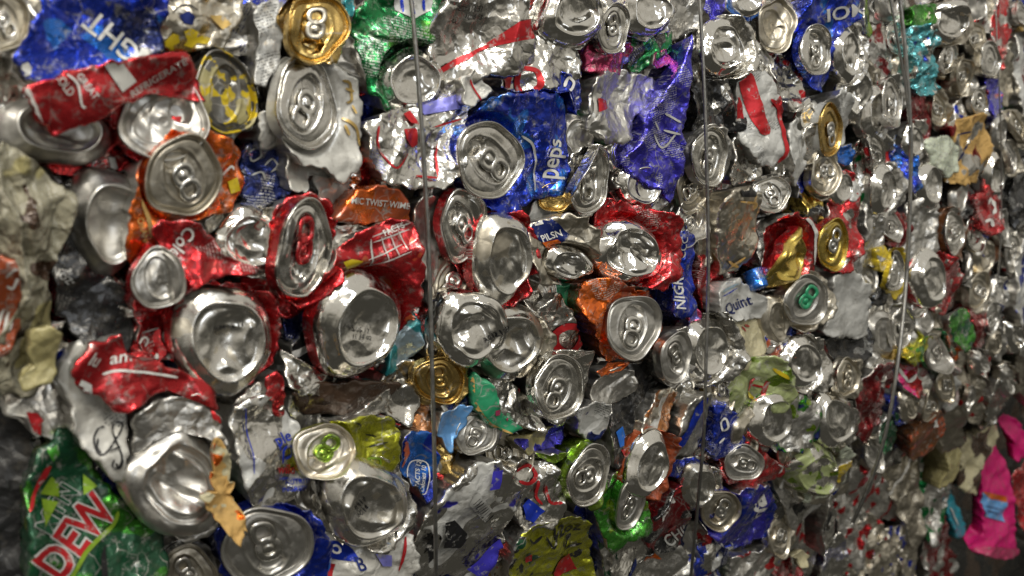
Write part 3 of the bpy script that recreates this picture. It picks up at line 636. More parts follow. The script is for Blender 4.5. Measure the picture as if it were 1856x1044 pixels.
# ================= middle
K('silver lid with coiled tab in a red can', 'red', '800,380 824,340 860,350 882,400 886,500 874,532 834,492 806,442', lid=(838, 408, 74, 132, 6, 60), z=8, dent=.9, lift=.12, tilt=-1)
K('oblong silver base with red lower rim', 'red', base=(922, 470, 100, 172, 2), z=20, dent=1.8, tf=.3, kout=1.06, lc='silver|blot:dirty:70:.58')
K('stained silver can with a navy and orange emblem', 'dirty', '966,408 1010,388 1044,388 1070,420 1072,482 1044,512 980,518 962,480', z=22, amp=4, cell=21,
  base=(1034, 480, 84, 66, 6), dent=2.2, tf=.2, dz=2, g=[('P', '964,388 1000,396 1026,424 1018,440 1000,450 978,434', 'navy', 'emblem'), ('T', 'PILSN', 1000, 428, 13, -22, W, .8), ('P', '984,440 1010,434 1016,440 1004,450 992,450', 'orange'), ('P', '972,396 984,394 988,406 976,410', W)])
K('gold lid half hidden below the blue can', 'gold', lid=(1004, 358, 62, 50, 0, 90), z=2, lc='gold', tab='none', opened=0)
K('square crumpled base in a bright red can', 'red', '1082,394 1114,358 1170,376 1216,388 1222,452 1212,502 1180,526 1100,500 1076,470', base=(1145, 458, 124, 122, 10), z=12, dent=4.2, tf=.15, wob=.07, amp=4, cell=18)
K('narrow blue can with white lettering', 'blue', '1214,424 1238,418 1260,424 1256,482 1250,562 1226,578 1210,570 1212,520', z=10, amp=3, cell=14, g=[('T', 'NIGR', 1222, 530, 20, 275, W, .9), ('T', 'CCC', 1233, 448, 14, 275, 'lightgrey', 1)])
K('crinkled orange can with round silver lid', 'rust|blot:orange:34:.46', '1044,512 1080,498 1150,522 1200,540 1212,582 1196,640 1150,654 1104,656 1070,602 1040,562', lid=(1148, 592, 98, 120, -4, 100), z=14, amp=5, cell=14, dent=.7, tilt=1, lc='dull')
K('green scrap behind the red lower rim base', 'emerald', '986,520 1036,514 1046,572 1024,580 1006,556', z=-2, amp=2)
K('silver base stamped with a black code', 'silver', '800,560 830,528 884,528 900,600 880,664 830,662 796,620', base=(860, 596, 122, 146, -8), z=16, dent=3, fold=(.3, .2, 22), tf=.2, gb=[('T', 'A01212048', 888, 600, 10, -32, 'charcoal', .9)])
K('silver base overlapping the coded base', 'dirty', base=(926, 622, 138, 144, 20), z=10, dent=2.4, tf=.2, kout=1.05, lc='silver|blot:dirty:60:.56')
K('silver sheet with a red ring and blue corner', 'silver', '960,560 1000,524 1034,580 1064,640 1040,660 984,640', z=4, amp=4, cell=18, g=[('R', '1002,604 1020,590 1046,596 1052,620 1036,640 1012,630', 12, 'red', True)])
K('silver can with ringed lid below the red ring', 'silver', '962,690 990,640 1036,630 1076,640 1072,700 1050,760 1010,776 970,740', lid=(1012, 704, 92, 128, 22, 110), z=16, dent=.8, tilt=-1, opened=0)
K('emerald green can bottom with pink specks', 'emerald|smooth', '858,672 884,690 908,758 946,776 920,786 880,766 858,728', z=16, amp=1.6, cell=26, dome=7, T=14, g=[('P', '890,742 898,740 900,750 892,752', 'pink'), ('P', '908,752 916,752 914,762', 'pink'), ('R', '858,684 860,728 882,764 922,784', 4, 'tan')])
K('silver foil inside the emerald can', 'silver', '876,680 930,690 968,730 976,780 940,776 908,752 890,706', z=4, amp=5, cell=13, g=[('R', '936,712 950,690', 4, 'red')])
K('gold lid behind the first wire', 'gold', lid=(798, 690, 94, 86, 0, 262), z=6, lc='gold', tab='gold', dent=.6, kout=1.05, tf=.2)
K('crumpled foil with blue ink left of coded base', 'dull|blot:lilac:50:.60', '768,600 800,560 812,640 840,668 800,660 770,650', z=4, amp=4, cell=12)
K('open can lid with black mouth', 'dull', lid=(1226, 648, 56, 96, 8, 250), z=10, opened=2, dent=1, lc='dull')
K('silver base crossed by the second wire', 'silver', base=(1288, 634, 88, 120, 8), z=8, dent=1.7, tf=.25)
K('silver can wall with blue and white word', 'lightgrey|smooth', '1288,530 1310,510 1344,506 1392,546 1388,578 1340,580 1290,570', z=8, amp=3, cell=18, g=[('T', 'Quint', 1334, 552, 20, -18, 'navy', .9), ('R', '1296,528 1336,514', 4, 'paleblue'), ('R', '1296,536 1334,522', 2, 'blue')])
K('silver can with rusty smears at both ends', 'warm|blot:tan:26:.70', '1290,360 1306,342 1346,338 1368,352 1374,440 1352,492 1324,502 1302,462 1290,402', z=12, amp=3.5, cell=23, dome=8, g=[('P', '1316,344 1340,338 1362,344 1352,356 1326,356', 'black', 'opening'), ('R', '1320,364 1360,368', 4, 'tan'), ('R', '1326,474 1346,486', 5, 'tan'), ('R', '1330,492 1350,466', 4, 'tan')])  # flat black oval draped near the can's top end
K('pale crescent can edge at the second wire', 'warm', '1262,372 1282,350 1294,400 1296,470 1280,488 1266,460', z=4, amp=2)
K('grey lid right of the rusty smeared can', 'dull', lid=(1396, 352, 70, 66, 10, 60), z=0, dent=1)
K('dark crushed can right of the rusty smeared can', 'black|blot:dark:50:.5', '1368,400 1400,390 1414,450 1400,490 1366,500', z=-4, amp=5)
K('olive film with red letters', 'beige', '1320,576 1368,566 1394,596 1380,640 1332,672 1318,640', z=2, amp=5, cell=23, name='plastic_film', cat='plastic film', g=[('R', '1334,590 1346,600', 4, 'red'), ('R', '1344,588 1360,592', 4, 'red')])
K('pale green can crumpled with red letters', 'palegreen|blot:lime:40:.6', '1322,700 1336,656 1392,640 1424,680 1412,740 1362,762 1330,740', z=10, amp=6, cell=17, g=[('T', 'H', 1376, 702, 26, 10, 'red'), ('R', '1388,664 1404,680', 6, 'yellow'), ('R', '1362,712 1374,726', 6, 'yellow')])
K('lilac scrap below the narrow blue can', 'lilac|blot:pink:60:.5', '1238,560 1262,554 1264,584 1244,596', z=2, amp=3)
# ================= right of the second wire
K('yellow dented base in a red can', 'red', '1404,392 1430,384 1462,400 1478,452 1476,494 1440,500 1410,526 1396,512', base=(1430, 468, 76, 126, 12), z=10, lc='yellowgold', dent=3.6, wob=.12, fold=(2.5, .12, 42), tf=.3, g=[('R', '1444,392 1464,420 1472,480', 5, W)])
K('red can with an oval gold lid', 'red|blot:silver:60:.62', '1486,440 1500,400 1516,336 1536,330 1556,346 1556,400 1546,456 1530,492 1500,496', lid=(1511, 444, 54, 98, 8, 285), z=10, lc='yellowgold', tab='silver', dent=.9)
K('tan lid with a dark green tab', 'warm', lid=(1462, 545, 76, 96, 16, 300), z=12, tab='emerald', lc='dull', dent=.8, kout=1.14, opened=0)
K('pale grey can wall with fine dark print', 'lightgrey|print:dull:4:2.2|smooth', '1496,500 1540,486 1572,520 1578,606 1560,616 1490,610 1506,556', z=8, amp=2.2, cell=24, dome=6, g=[('R', '1558,492 1572,516 1576,560', 5, 'skyblue')])
K('black can below the pale grey wall', 'black', '1494,612 1560,616 1574,580 1572,640 1548,660 1506,650', z=2, amp=3)
K('gold and brown foil column', 'yellowgold|blot:black:70:.56', '1450,352 1466,330 1490,346 1488,424 1456,418', z=2, amp=5, cell=12)
K('dented base in a red crescent can', 'red|blot:silver:80:.62', '1664,500 1680,452 1706,456 1744,490 1742,540 1718,574 1694,564', base=(1693, 506, 62, 110, -6), z=12, dent=1.8, tf=.3)
K('bright green leaf of metal', 'leaf|blot:dkgreen:60:.55', '1714,574 1756,556 1758,606 1738,640 1726,616', z=6, amp=2, dome=3, T=10)
K('dark red can beside the green leaf', 'darkred', '1760,552 1778,550 1782,620 1762,634', z=0)
K('red can with a white ring letter', 'red', '1768,352 1804,342 1818,372 1814,404 1792,430 1774,416', z=8, g=[('R', '1790,370 1800,360 1806,376 1796,388', 5, W), ('R', '1780,402 1790,398 1794,410', 5, W)])
K('silver base with blue sparkle', 'silver', base=(1460, 658, 74, 94, -10), z=12, dent=2, tf=.2)
K('squared gold rimmed lid', 'warm', '1518,668 1558,644 1562,700 1546,720 1516,722', lid=(1537, 684, 40, 72, 0, 100), z=8, lc='warm', tab='warm', wob=.12, dent=1)
K('red and silver foil knot left of the silver base', 'rust|blot:silver:70:.54|blot:blue:60:.66', '1382,604 1420,592 1470,600 1492,622 1440,632 1406,660 1384,640', z=4, amp=5, cell=10)
K('indigo can with white letters and a lid', 'blue|blot:bright:40:.6', '1446,30 1460,-12 1536,-12 1542,36 1512,62 1508,150 1484,170 1452,120', lid=(1478, 92, 52, 96, -4, 85), z=10, dent=1.4, tilt=-1, g=[('T', 'IOM', 1518, 26, 24, -12, 'lightgrey', .9)])
K('oblong base right of the indigo can', 'silver', base=(1540, 98, 44, 108, 0), z=10, dent=1.8, kout=1.07, tf=.35)
K('lime label scrap in the upper right', 'lime|blot:navy:60:.64', '1556,-8 1568,-8 1580,40 1576,72 1562,58', z=8, amp=2)
K('gold lid on a pale can', 'lightgrey', '1488,190 1506,160 1540,176 1552,220 1544,262 1520,286 1490,276', lid=(1506, 236, 42, 96, 2, 85), z=10, lc='gold', tab='dull', dent=.5, opened=0)
K('bright blue foil ball below the gold lid', 'bright', '1522,268 1540,260 1548,280 1536,304 1524,296', z=6)
K('pale can wall standing at upper right', 'lightgrey|print:dull:0:3', '1416,240 1440,210 1456,250 1458,300 1440,344 1422,300', z=6, amp=3)
K('silver foil with red flecks', 'silver|blot:red:50:.66', '1392,120 1420,90 1452,130 1458,190 1430,210 1398,170', z=4, amp=6, cell=10)
K('dark blue sliver behind the gold foil column', 'blue', '1452,300 1466,280 1470,310 1458,344 1448,360', z=0)
K('half base with red stripes', 'lightgrey|blot:red:30:.6', '1504,360 1520,306 1544,312 1556,350 1540,364', base=(1530, 340, 40, 70, 8), z=6, dent=1.2)
K('ringed lid with a bluish shine', 'dull', lid=(1616, 188, 38, 92, 0, 90), z=8, dent=.5, opened=0)
K('plain base left of the ringed lid', 'dull', base=(1588, 204, 36, 96, 0), z=4, dent=1.6)
K('maroon foil streaks at upper right', 'darkred|blot:dull:60:.5', '1562,90 1590,20 1606,40 1618,110 1600,150 1576,160', z=0, amp=5, cell=12)
K('turquoise glitter bag beside third wire', 'cyan|blot:silver:80:.6|blot:blue:70:.68', '1644,50 1688,42 1702,160 1690,172 1650,176', z=12, amp=6, cell=8, name='foil_bag', cat='foil bag', res=.0014)
K('green strip above the turquoise bag', 'leaf', '1650,10 1686,6 1688,46 1648,50', z=8, amp=2, name='plastic_film', cat='plastic film')
K('heart shaped silver base folded at top', 'dirty', base=(1725, 40, 80, 80, 10), z=12, dent=2.6, fold=(1.57, .25, 28), tf=.2)
K('angular lid with a heart shape above violet foil', 'warm', lid=(1795, 108, 40, 62, 0, 90), z=10, tab='none', wob=.12, dent=1.2, opened=0)
K('violet foil below the angular lid', 'violet|blot:red:60:.66', '1776,140 1814,146 1812,206 1796,216 1784,190', z=2, amp=5)
K('orange yellow bag with a navy hook line', 'tan|blot:darkred:26:.64|blot:dull:40:.58', '1714,222 1770,202 1794,226 1796,300 1776,330 1736,336 1706,330 1724,290', z=8, amp=5, cell=18, name='snack_bag', cat='snack bag', g=[('R', '1730,244 1748,240 1752,258 1738,280 1728,296', 3, 'navy')])
K('milky cup crushed left of the orange bag', 'paleclear', '1678,252 1720,244 1736,268 1730,310 1710,324 1686,300', z=10, amp=3, cell=23, dome=8)
K('small lid above the orange bag', 'dull', lid=(1776, 186, 30, 50, 0, 95), z=6, dent=.6)
K('blue foil beside third wire', 'blue|blot:bright:50:.5', '1620,282 1636,246 1652,250 1654,338 1640,352 1622,330', z=4, amp=5, cell=12)
K('tall shell of silver behind third wire', 'dull', base=(1660, 256, 34, 72, 0), z=4, dent=1.6)
K('nested grey rings right of third wire', 'dull', base=(1690, 336, 46, 92, 0), z=8, dent=1.2, deep=1.3)
K('long oval base left of third wire', 'dull', base=(1608, 344, 44, 92, 4), z=8, dent=1.4)
K('crumpled pale wall below long oval base', 'dull', '1566,372 1590,340 1606,400 1600,470 1578,486 1562,440', z=4, amp=5)
K('yellow scrap left of third wire', 'yellow|blot:dull:50:.52', '1584,452 1602,446 1606,480 1590,496', z=8, amp=2)
K('oval lid edged in yellow beside third wire', 'yellow', lid=(1622, 492, 34, 76, 6, 90), z=6, tab='none', dent=.8, kout=1.2)
K('yellow green shredded wrapper', 'ygreen|blot:leaf:60:.56', '1634,648 1672,608 1700,612 1672,640 1646,664', z=8, amp=4, cell=10, name='snack_bag', cat='snack bag')
K('red wrapper with a white tick', 'red|blot:magenta:50:.55', '1626,658 1650,664 1660,700 1646,716 1632,700', z=6, g=[('R', '1634,668 1642,690 1652,674', 4, 'lightgrey')])
K('plum can wall right of red wrapper', 'darkred|blot:dull:70:.5', '1652,660 1676,640 1680,700 1666,716', z=2, amp=3)
K('orange foil flash right of yellow wrapper', 'orange|blot:warm:60:.55', '1712,606 1728,598 1734,650 1724,664', z=4, amp=4, cell=9)
K('brown can half with white chip', 'brown|blot:rust:50:.56', '1642,800 1668,752 1704,740 1712,772 1680,816 1648,836', z=8, amp=3, cell=18, g=[('P', '1686,758 1696,752 1698,772 1688,774', W)])
K('green foil behind third wire', 'dkgreen|blot:green:60:.54', '1578,800 1600,756 1620,740 1626,800 1604,830', z=0, amp=5, cell=10)
K('blue sliver right of third wire', 'navy|blot:blue:60:.5', '1612,730 1628,716 1632,760 1618,770', z=2)
K('pale green base in thick clear plastic', 'warm|blot:paleclear:40:.5', '1424,860 1446,806 1500,786 1548,820 1532,866 1484,918 1440,904', base=(1480, 856, 96, 104, 10), z=12, dent=1.4, lc='silver|blot:palegreen:70:.50|blot:lime:90:.64', tf=.2)
K('yellow chip right of pale green base', 'yellow', '1504,846 1538,832 1546,838 1530,866 1506,874', z=22, amp=2, T=8, name='plastic_scrap', cat='scrap')
K('ringed base in a green can', 'dull|blot:leaf:60:.55|blot:navy:60:.62|blot:lime:50:.64', '1362,770 1386,720 1440,706 1480,730 1482,780 1444,812 1400,820', base=(1406, 763, 78, 104, 12), z=12, dent=1.0, tf=.3)
K('bulging double ringed silver base', 'silver', base=(1518, 762, 78, 108, -14), z=12, dent=2, tf=.2, kout=1.08)
K('red can with dull lid below ringed base', 'red', '1300,858 1326,800 1364,800 1392,826 1426,846 1410,866 1366,876 1316,876', lid=(1346, 838, 70, 68, 0, 15), z=8, lc='dull', dent=.8, wob=.09, g=[('R', '1404,838 1416,846 1408,858', 3, W)])
K('royal blue can with angled white letters', 'blue|blot:violet:40:.5', '1262,950 1310,900 1332,872 1390,870 1410,922 1400,972 1352,1002 1300,984', lid=(1305, 925, 72, 74, 10, 300), z=10, dent=1, lc='warm', opened=2, tf=.2, amp=5, cell=16,
  g=[('T', 'BU', 1372, 922, 32, 80, W, .9, 0, .05), ('P', '1370,890 1382,894 1384,904 1374,906 1366,898', W), ('P', '1368,934 1382,930 1378,950 1370,944', W), ('T', 'NH', 1302, 982, 13, 18, W, 1), ('T', 'UD', 1326, 992, 10, 18, W, 1)])
K('spoon shaped silver base at second wire', 'silver', base=(1272, 882, 64, 90, 6), z=8, dent=2, kout=1.04, lc='silver|blot:dirty:60:.6')
K('blue scraps with white loops', 'blue', '1284,732 1308,726 1322,742 1344,760 1340,800 1300,836 1282,820', z=6, amp=4, cell=14, g=[('R', '1298,760 1308,756 1310,772 1300,776', 4, W, True), ('R', '1296,800 1306,790', 3, W)])
K('long silver can with blue sash', 'dull', '1216,824 1224,770 1244,720 1276,706 1288,740 1270,806 1240,828', z=10, amp=3, cell=20, g=[('P', '1252,724 1268,712 1270,730 1254,752 1246,780 1234,810 1220,822 1220,806 1234,776', 'blue')])
K('blue label below the long silver can', 'blue', '1214,840 1260,826 1270,844 1226,868 1212,864', z=4, g=[('T', 'lo', 1236, 852, 12, -20, W)])
K('dark red can with jagged white letters', 'darkred|blot:black:30:.52', '1158,968 1180,930 1230,876 1240,894 1250,950 1234,992 1196,1002 1164,984', z=10, amp=4, cell=20, g=[('P', '1196,908 1234,880 1236,892 1204,914', 'red'), ('T', 'AM', 1204, 916, 20, -34, W, 1.2), ('T', 'CHILI', 1232, 968, 20, -38, 'lightgrey', .9), ('P', '1212,956 1222,950 1222,960 1212,966', 'red')])
K('silver base with an orange brown side', 'rust', base=(1182, 846, 72, 128, 18), z=16, dent=1.7, tf=.4, kout=1.1)
K('brown striped can above the orange brown base', 'copper|band:lightgrey:-30:0:9|blot:warm:40:.56', '1146,806 1160,760 1188,712 1222,694 1228,730 1212,772 1170,800', z=6, amp=4, cell=18)
K('green can with a leaning silver lid', 'leaf|blot:lime:50:.6', '1082,940 1104,880 1132,850 1160,880 1166,950 1124,970 1096,1000', lid=(1143, 914, 48, 98, 16, 120), z=12, lc='dull', dent=.6, tilt=-1)
K('lime edged lid near the bottom centre', 'lime', '1028,870 1036,814 1068,800 1102,826 1102,880 1068,922 1034,900', lid=(1068, 862, 72, 116, 16, 160), z=14, dent=.7, tilt=1)
K('crumpled teal green wall at bottom centre', 'dkgreen|blot:dull:40:.52', '1080,944 1110,960 1108,1056 1084,1056', z=2, amp=4)
K('long folded silver end at bottom centre', 'silver', '1096,1056 1100,1010 1130,950 1172,940 1174,990 1150,1030 1130,1056', z=6, amp=5, cell=23, g=[('P', '1122,1034 1150,1008 1148,1016 1126,1036', 'navy')])
K('silver can with an orange tongue at bottom', 'dull', '1136,1056 1160,1020 1200,1004 1240,990 1256,1056', z=4, amp=4, g=[('P', '1166,1010 1184,1002 1202,1016 1172,1022', 'orange')])
K('dark blue and white foil at bottom by second wire', 'navy|blot:lightgrey:50:.52', '1250,1056 1256,1000 1282,978 1320,994 1310,1056', z=4, amp=5, cell=13)
K('silver and red foil right of the bottom foil', 'dull|blot:red:30:.66', '1316,1056 1318,1004 1356,1000 1396,980 1404,1040 1390,1056', z=2, amp=5, cell=17)
K('shiny vertical shard at bottom right', 'silver|blot:black:40:.6', '1494,1010 1492,930 1506,890 1518,930 1514,990', z=4, amp=4, cell=13)
K('pinkish curl of metal at bottom right', 'beige', '1436,1010 1450,996 1466,1004 1464,1024 1452,1030 1450,1014', z=0, amp=2, T=10)
K('leaning grey strip at bottom right', 'dull', '1406,870 1420,862 1436,940 1432,954 1422,950', z=2, amp=2)
# ================= bottom left
K('green can with red and white angular letters', 'dkgreen|blot:leaf:30:.53|blot:lime:34:.63', '40,960 48,862 64,822 110,776 142,768 182,860 220,902 256,938 296,962 304,1010 290,1060 40,1060', z=4, amp=4.5, cell=26, dome=8, T=40, res=.0019,
  g=[('T', 'DEW', 134, 968, 66, -42, 'lightgrey', .82, -.2, .085), ('T', 'DEW', 134, 968, 66, -42, 'red', .82, -.2, .03), ('T', 'MTN', 100, 918, 36, -48, 'lightgrey', .9, -.2, .07), ('T', 'MTN', 100, 918, 36, -48, 'dkgreen', .9, -.2, .03), ('R', '212,924 200,954 146,994 106,1046', 7, 'lime'),
     ('P', '46,910 74,848 92,840 84,862 64,884 54,912 44,920', 'red'), ('P', '70,892 92,862 106,876 106,900', 'lime'), ('P', '72,900 104,908 72,944', 'lime'), ('P', '84,800 100,802 104,820 92,834 82,816', 'leaf'), ('P', '152,860 176,880 150,896', 'lime'), ('P', '172,1000 184,980 180,1044 168,1044', 'black')])
K('dark grey sheet in the lower left corner', 'charcoal', '-14,722 44,742 54,770 60,820 44,880 38,960 36,1060 -14,1060', z=-14, amp=7, cell=26, name='plastic_sheet', cat='plastic sheet', T=40, res=.0024)
K('grey and red scrap under the bag hem', 'offwhite', '16,736 40,714 62,744 78,756 76,790 56,784 44,752 16,750', z=4, amp=2, g=[('P', '44,744 64,746 76,760 74,788 58,780', 'red')])
K('twisted white can with a black flourish', 'offwhite|smooth', '108,684 128,640 150,612 156,660 170,704 206,740 240,736 234,792 220,840 226,872 200,872 164,826 140,800 126,742', z=16, amp=3, cell=22, dome=7, T=30, g=[('R', '188,772 176,776 166,796 172,818 188,812 206,792 218,776 220,766 206,766 202,782 208,804 212,824 204,842 194,838 198,826', 3.6, 'black'), ('R', '174,792 170,806 176,816', 4, 'black'), ('R', '200,832 206,842 214,826', 4, 'black'), ('R', '190,812 212,804', 3, 'black')])
K('red wavy can sash with white script', 'red|smooth', '118,676 150,626 216,600 226,644 290,654 340,676 392,700 402,750 370,720 336,706 286,712 240,738 206,742 180,716 140,704', z=24, amp=4, cell=23, dome=6, T=20, center=(236, 688),
  g=[('T', 'lu', 166, 650, 26, 20, 'offwhite', .8, .25), ('T', 'am', 218, 646, 21, -10, W, 1.3, .35), ('R', '180,676 210,669 250,672 290,678 322,684', 4.5, W), ('P', '140,684 160,694 162,730 142,744 122,724', 'lightgrey'), ('R', '110,694 122,650 150,616', 8, 'offwhite')])
K('grey can wall folded over the angular base', 'dull', '236,770 250,740 292,718 372,714 396,762 404,816 370,790 320,784 270,800 244,830', z=20, amp=6, cell=22, dome=5, T=24, g=[('P', '372,712 392,740 398,768 380,756', 'red')])
K('angular silver base crushed flat at the lower left', 'dull', '232,806 290,776 376,786 404,830 410,906 386,974 336,988 268,922 236,846', base=(326, 878, 172, 196, -24), z=18, dent=4.6, wob=.13, tf=.25, deep=.8, lc='dull')
K('ragged orange paper peel on the angular base', 'tan|blot:orange:60:.56|blot:beige:90:.6', '384,790 402,792 414,820 420,878 436,936 442,966 428,988 404,958 384,950 376,916 358,902 388,886', z=40, amp=4, cell=10, T=5, dome=2, name='paper_scrap', cat='paper scrap', crinkle=.0022)
K('silver can with red word in blue print', 'silver|blot:lightgrey:40:.55', '410,760 424,728 470,708 522,738 548,790 562,870 530,906 468,932 436,900 418,820', z=12, amp=6, cell=22, dome=6,
  g=[('T', 'wild', 514, 848, 18, 8, 'red', 1), ('T', 'ple', 508, 792, 21, -20, 'blue', 1), ('R', '504,836 506,812 522,806 524,822 508,828', 5, 'blue'), ('R', '436,736 442,790 444,850', 2.5, 'blue'), ('T', 'berry pack', 520, 864, 8, 8, 'blue', 1), ('T', 'NUTRITION', 544, 870, 9, -4, 'blue', 1), ('T', 'INGREDIENT', 540, 882, 9, -4, 'blue', 1), ('R', '546,790 556,850', 6, 'blue')])
K('silver foil folds below the small red flap', 'silver', '420,730 450,700 490,690 510,736 470,748 440,770', z=6, amp=6, cell=16)
K('blue can with a big lid at the bottom edge', 'blue', '412,962 450,936 520,904 566,926 594,984 582,1060 404,1060', lid=(486, 992, 166, 146, -14, 250), z=12, dent=.7, tilt=-1, lc='dull', tf=.25, g=[('R', '570,930 592,980 588,1030', 8, 'bright')])
K('blue striped can mouth left of the bottom lid', 'navy', '386,952 410,958 420,1000 404,1030 388,1000', z=2, g=[('R', '394,980 404,1000', 8, 'red')])
K('white can with navy banner lettering', 'offwhite', '562,988 606,966 650,984 690,976 738,958 746,1004 726,1060 560,1060', z=10, amp=5, cell=23, g=[('P', '578,1010 590,988 616,984 640,994 650,1014 610,1020', 'blue'), ('T', 'Po', 606, 1003, 27, -40, W, .9), ('T', 'B', 648, 1018, 20, -10, 'navy'), ('R', '728,966 712,1026', 4, 'red'), ('P', '566,1030 612,1026 600,1056 566,1056', 'red'), ('P', '676,1000 702,1000 700,1018 684,1018', 'lilac')])
K('polygon rimmed silver base near the bottom', 'silver', base=(672, 918, 166, 156, 14), z=18, dent=2.3, wob=.08, tf=.15, lc='silver|blot:warm:60:.62', kout=1.08, gb=[('T', '2417', 646, 908, 10, -40, 'charcoal', 1), ('T', '10:14', 650, 922, 9, -40, 'charcoal', 1)])
K('yellow green can with folded lid and lime tab', 'ygreen|print:black:20:3.4', '596,764 640,752 700,752 722,776 724,844 706,860 652,852 640,830', lid=(588, 820, 112, 108, 30, 300), z=14, tab='lime', dent=1.6, fold=(-.5, .35, 46), lc='warm', lift=.25, tf=.2, amp=5, cell=18, center=(662, 806), g=[('R', '664,846 668,832 688,832 690,846', 3, 'lime'), ('R', '634,762 646,768 642,776', 3, 'black'), ('R', '664,788 684,792', 3, 'black'), ('R', '672,812 700,800', 3, 'black')])
K('brown glassy plastic below the tilted base', 'umber|blot:teal:30:.62', '516,706 560,690 640,684 724,692 706,728 640,752 560,756 536,736', z=0, amp=6, cell=23, dome=8, name='plastic_bottle', cat='bottle')
K('long curved silver can edge', 'silver|smooth', '594,764 640,742 700,706 756,694 768,730 742,776 718,762 690,748 640,754', z=4, amp=4, cell=22, dome=9)
K('blue can with a white fact panel', 'blue|blot:bright:30:.56|smooth', '724,790 742,778 786,786 792,884 772,916 750,880 726,862', z=8, amp=3, cell=23, g=[('R', '736,872 744,838 776,842 766,892', 2, W, True), ('T', 'FACTS 12', 756, 858, 9, 285, W, .9), ('T', 'Calories 10', 764, 866, 8, 285, W, .9), ('P', '722,790 734,800 740,820 724,850', 'rust')])
K('light blue flap right of the first wire', 'skyblue|smooth', '794,748 820,740 854,734 848,768 830,790 816,822 800,800', z=12, amp=3, cell=21, T=12)
K('navy patterned scrap above the light blue flap', 'navy|blot:lightgrey:60:.54', '790,734 826,712 856,716 852,734 806,746', z=6)
K('dark lid under the light blue flap', 'dull', lid=(862, 786, 76, 78, -10, 110), z=4, lc='dull', dent=1)
K('red and white sliver under the dark lid', 'red|band:white:40:0:3', '794,866 838,834 844,848 804,880', z=2, amp=2)
K('silver can with a bar code and black wedges', 'silver|blot:lightgrey:36:.54|blot:violet:40:.66', '748,978 784,900 846,830 890,822 922,868 914,962 874,1056 760,1056', z=10, amp=5, cell=26, dome=6,
  g=[('P', '838,886 846,880 884,918 874,944 834,904', 'lightgrey')] + [('R', f'{840+i*4.2:.0f},{904+i*4.2:.0f} {851+i*4.2:.0f},{890+i*4.2:.0f}', 1.2 + (i * 7 % 3) * .7, 'black') for i in range(9)] + [('T', '7 89214 03', 858, 926, 7, 44, 'black', 1), ('P', '796,940 812,934 846,968 830,990 796,988', 'black'), ('P', '768,980 780,966 786,1010 776,1020', 'black'), ('P', '868,838 884,834 878,868 862,872', 'violet'), ('P', '844,1030 900,972 906,1000 880,1052', 'violet')])
K('silver can with looping red script', 'silver', '922,886 950,836 1004,836 1024,892 1012,944 950,964 926,930', z=12, amp=5, cell=18, g=[('R', '938,860 966,848 976,864 962,878 944,874', 6, 'red'), ('R', '978,872 974,900 982,914', 5, 'red'), ('R', '990,880 994,908 1012,906', 5, 'red'), ('P', '950,918 962,906 984,924 962,944 948,938', 'blue')])
K('yellow can with jumbled black and red print', 'ygreen|blot:black:70:.62|blot:dkgreen:50:.66', '908,1056 914,968 946,938 1036,926 1072,950 1082,1056', z=8, amp=5, cell=17, res=.0016, g=[('T', '12oz', 1022, 958, 24, -10, 'black', 1), ('R', '1010,1000 1062,990', 6, 'black'), ('T', 'Please', 905, 1020, 14, 280, 'black', 1), ('P', '1000,1024 1040,1010 1056,1040 1010,1050', 'red'), ('P', '940,1000 954,996 956,1010 944,1012', 'red'), ('R', '940,960 956,974 972,962', 4, 'black'), ('R', '980,964 992,984 1000,960', 4, 'black')])
K('olive and purple print above red script', 'olive|blot:violet:50:.56', '926,800 980,780 1028,766 1034,800 1000,818 940,822', z=4, amp=4, cell=16)
K('lime flap above the lime edged lid', 'lime', '968,820 1000,822 1020,814 1012,836 990,838', z=10, amp=2, T=10)
K('white can with navy star print', 'lightgrey|blot:navy:60:.60', '1038,746 1062,724 1096,728 1104,774 1084,802 1052,790', z=10, amp=3, cell=21)
K('silver folds right of the ringed lid', 'dull', '1066,690 1110,660 1146,676 1140,720 1100,740 1070,730', z=4, amp=5, cell=20)
K('dark can with blue and red slashes', 'black|blot:dull:30:.62', '1094,760 1110,720 1140,700 1150,760 1120,800 1124,840 1100,844', z=2, amp=4, g=[('P', '1108,780 1122,770 1126,800 1112,806', 'bright'), ('P', '1112,810 1126,808 1122,826', 'red')])
K('orange sliver below the crinkled orange can', 'orange', '1074,672 1110,656 1136,654 1120,672 1086,682', z=8, amp=2, T=10)
K('dark crushed can below the orange can', 'black', '1130,664 1180,650 1196,690 1170,740 1140,800 1126,740', z=-6, amp=4)
# ================= things that are no cans
def tube(name, label, cat, px, rad, off, m, kind=None):
    Q = spline(px, k=10); P = np.array([S(x, y, off if np.isscalar(off) else np.interp(y, off[0], off[1])) for x, y in Q])
    d = np.gradient(P, axis=0); d /= np.linalg.norm(d, axis=1)[:, None]; V = []; nv = 10
    for i in range(len(P)):
        a = np.cross(d[i], EN); a /= np.linalg.norm(a); b = np.cross(d[i], a)
        for j in range(nv):
            t = j * 2 * math.pi / nv; V.append(P[i] - P[0] + rad * (a * math.cos(t) + b * math.sin(t)))
    F = ring_faces(len(P), nv) + [tuple(range(nv)), tuple(range((len(P) - 1) * nv, len(P) * nv))[::-1]]
    o = new_obj(name, pydata(name, V, F), m); o.location = P[0]
    if label: o['label'] = label; o['category'] = cat
    return o
stl = lidmat('steel')
tube('baling_wire', 'leftmost steel baling wire running down past the round blue can', 'wire', [(736, -60), (745, 0), (756, 120), (768, 290), (778, 480), (784, 700), (788, 860), (790, 1044), (790, 1110)], .0015, .031, stl)
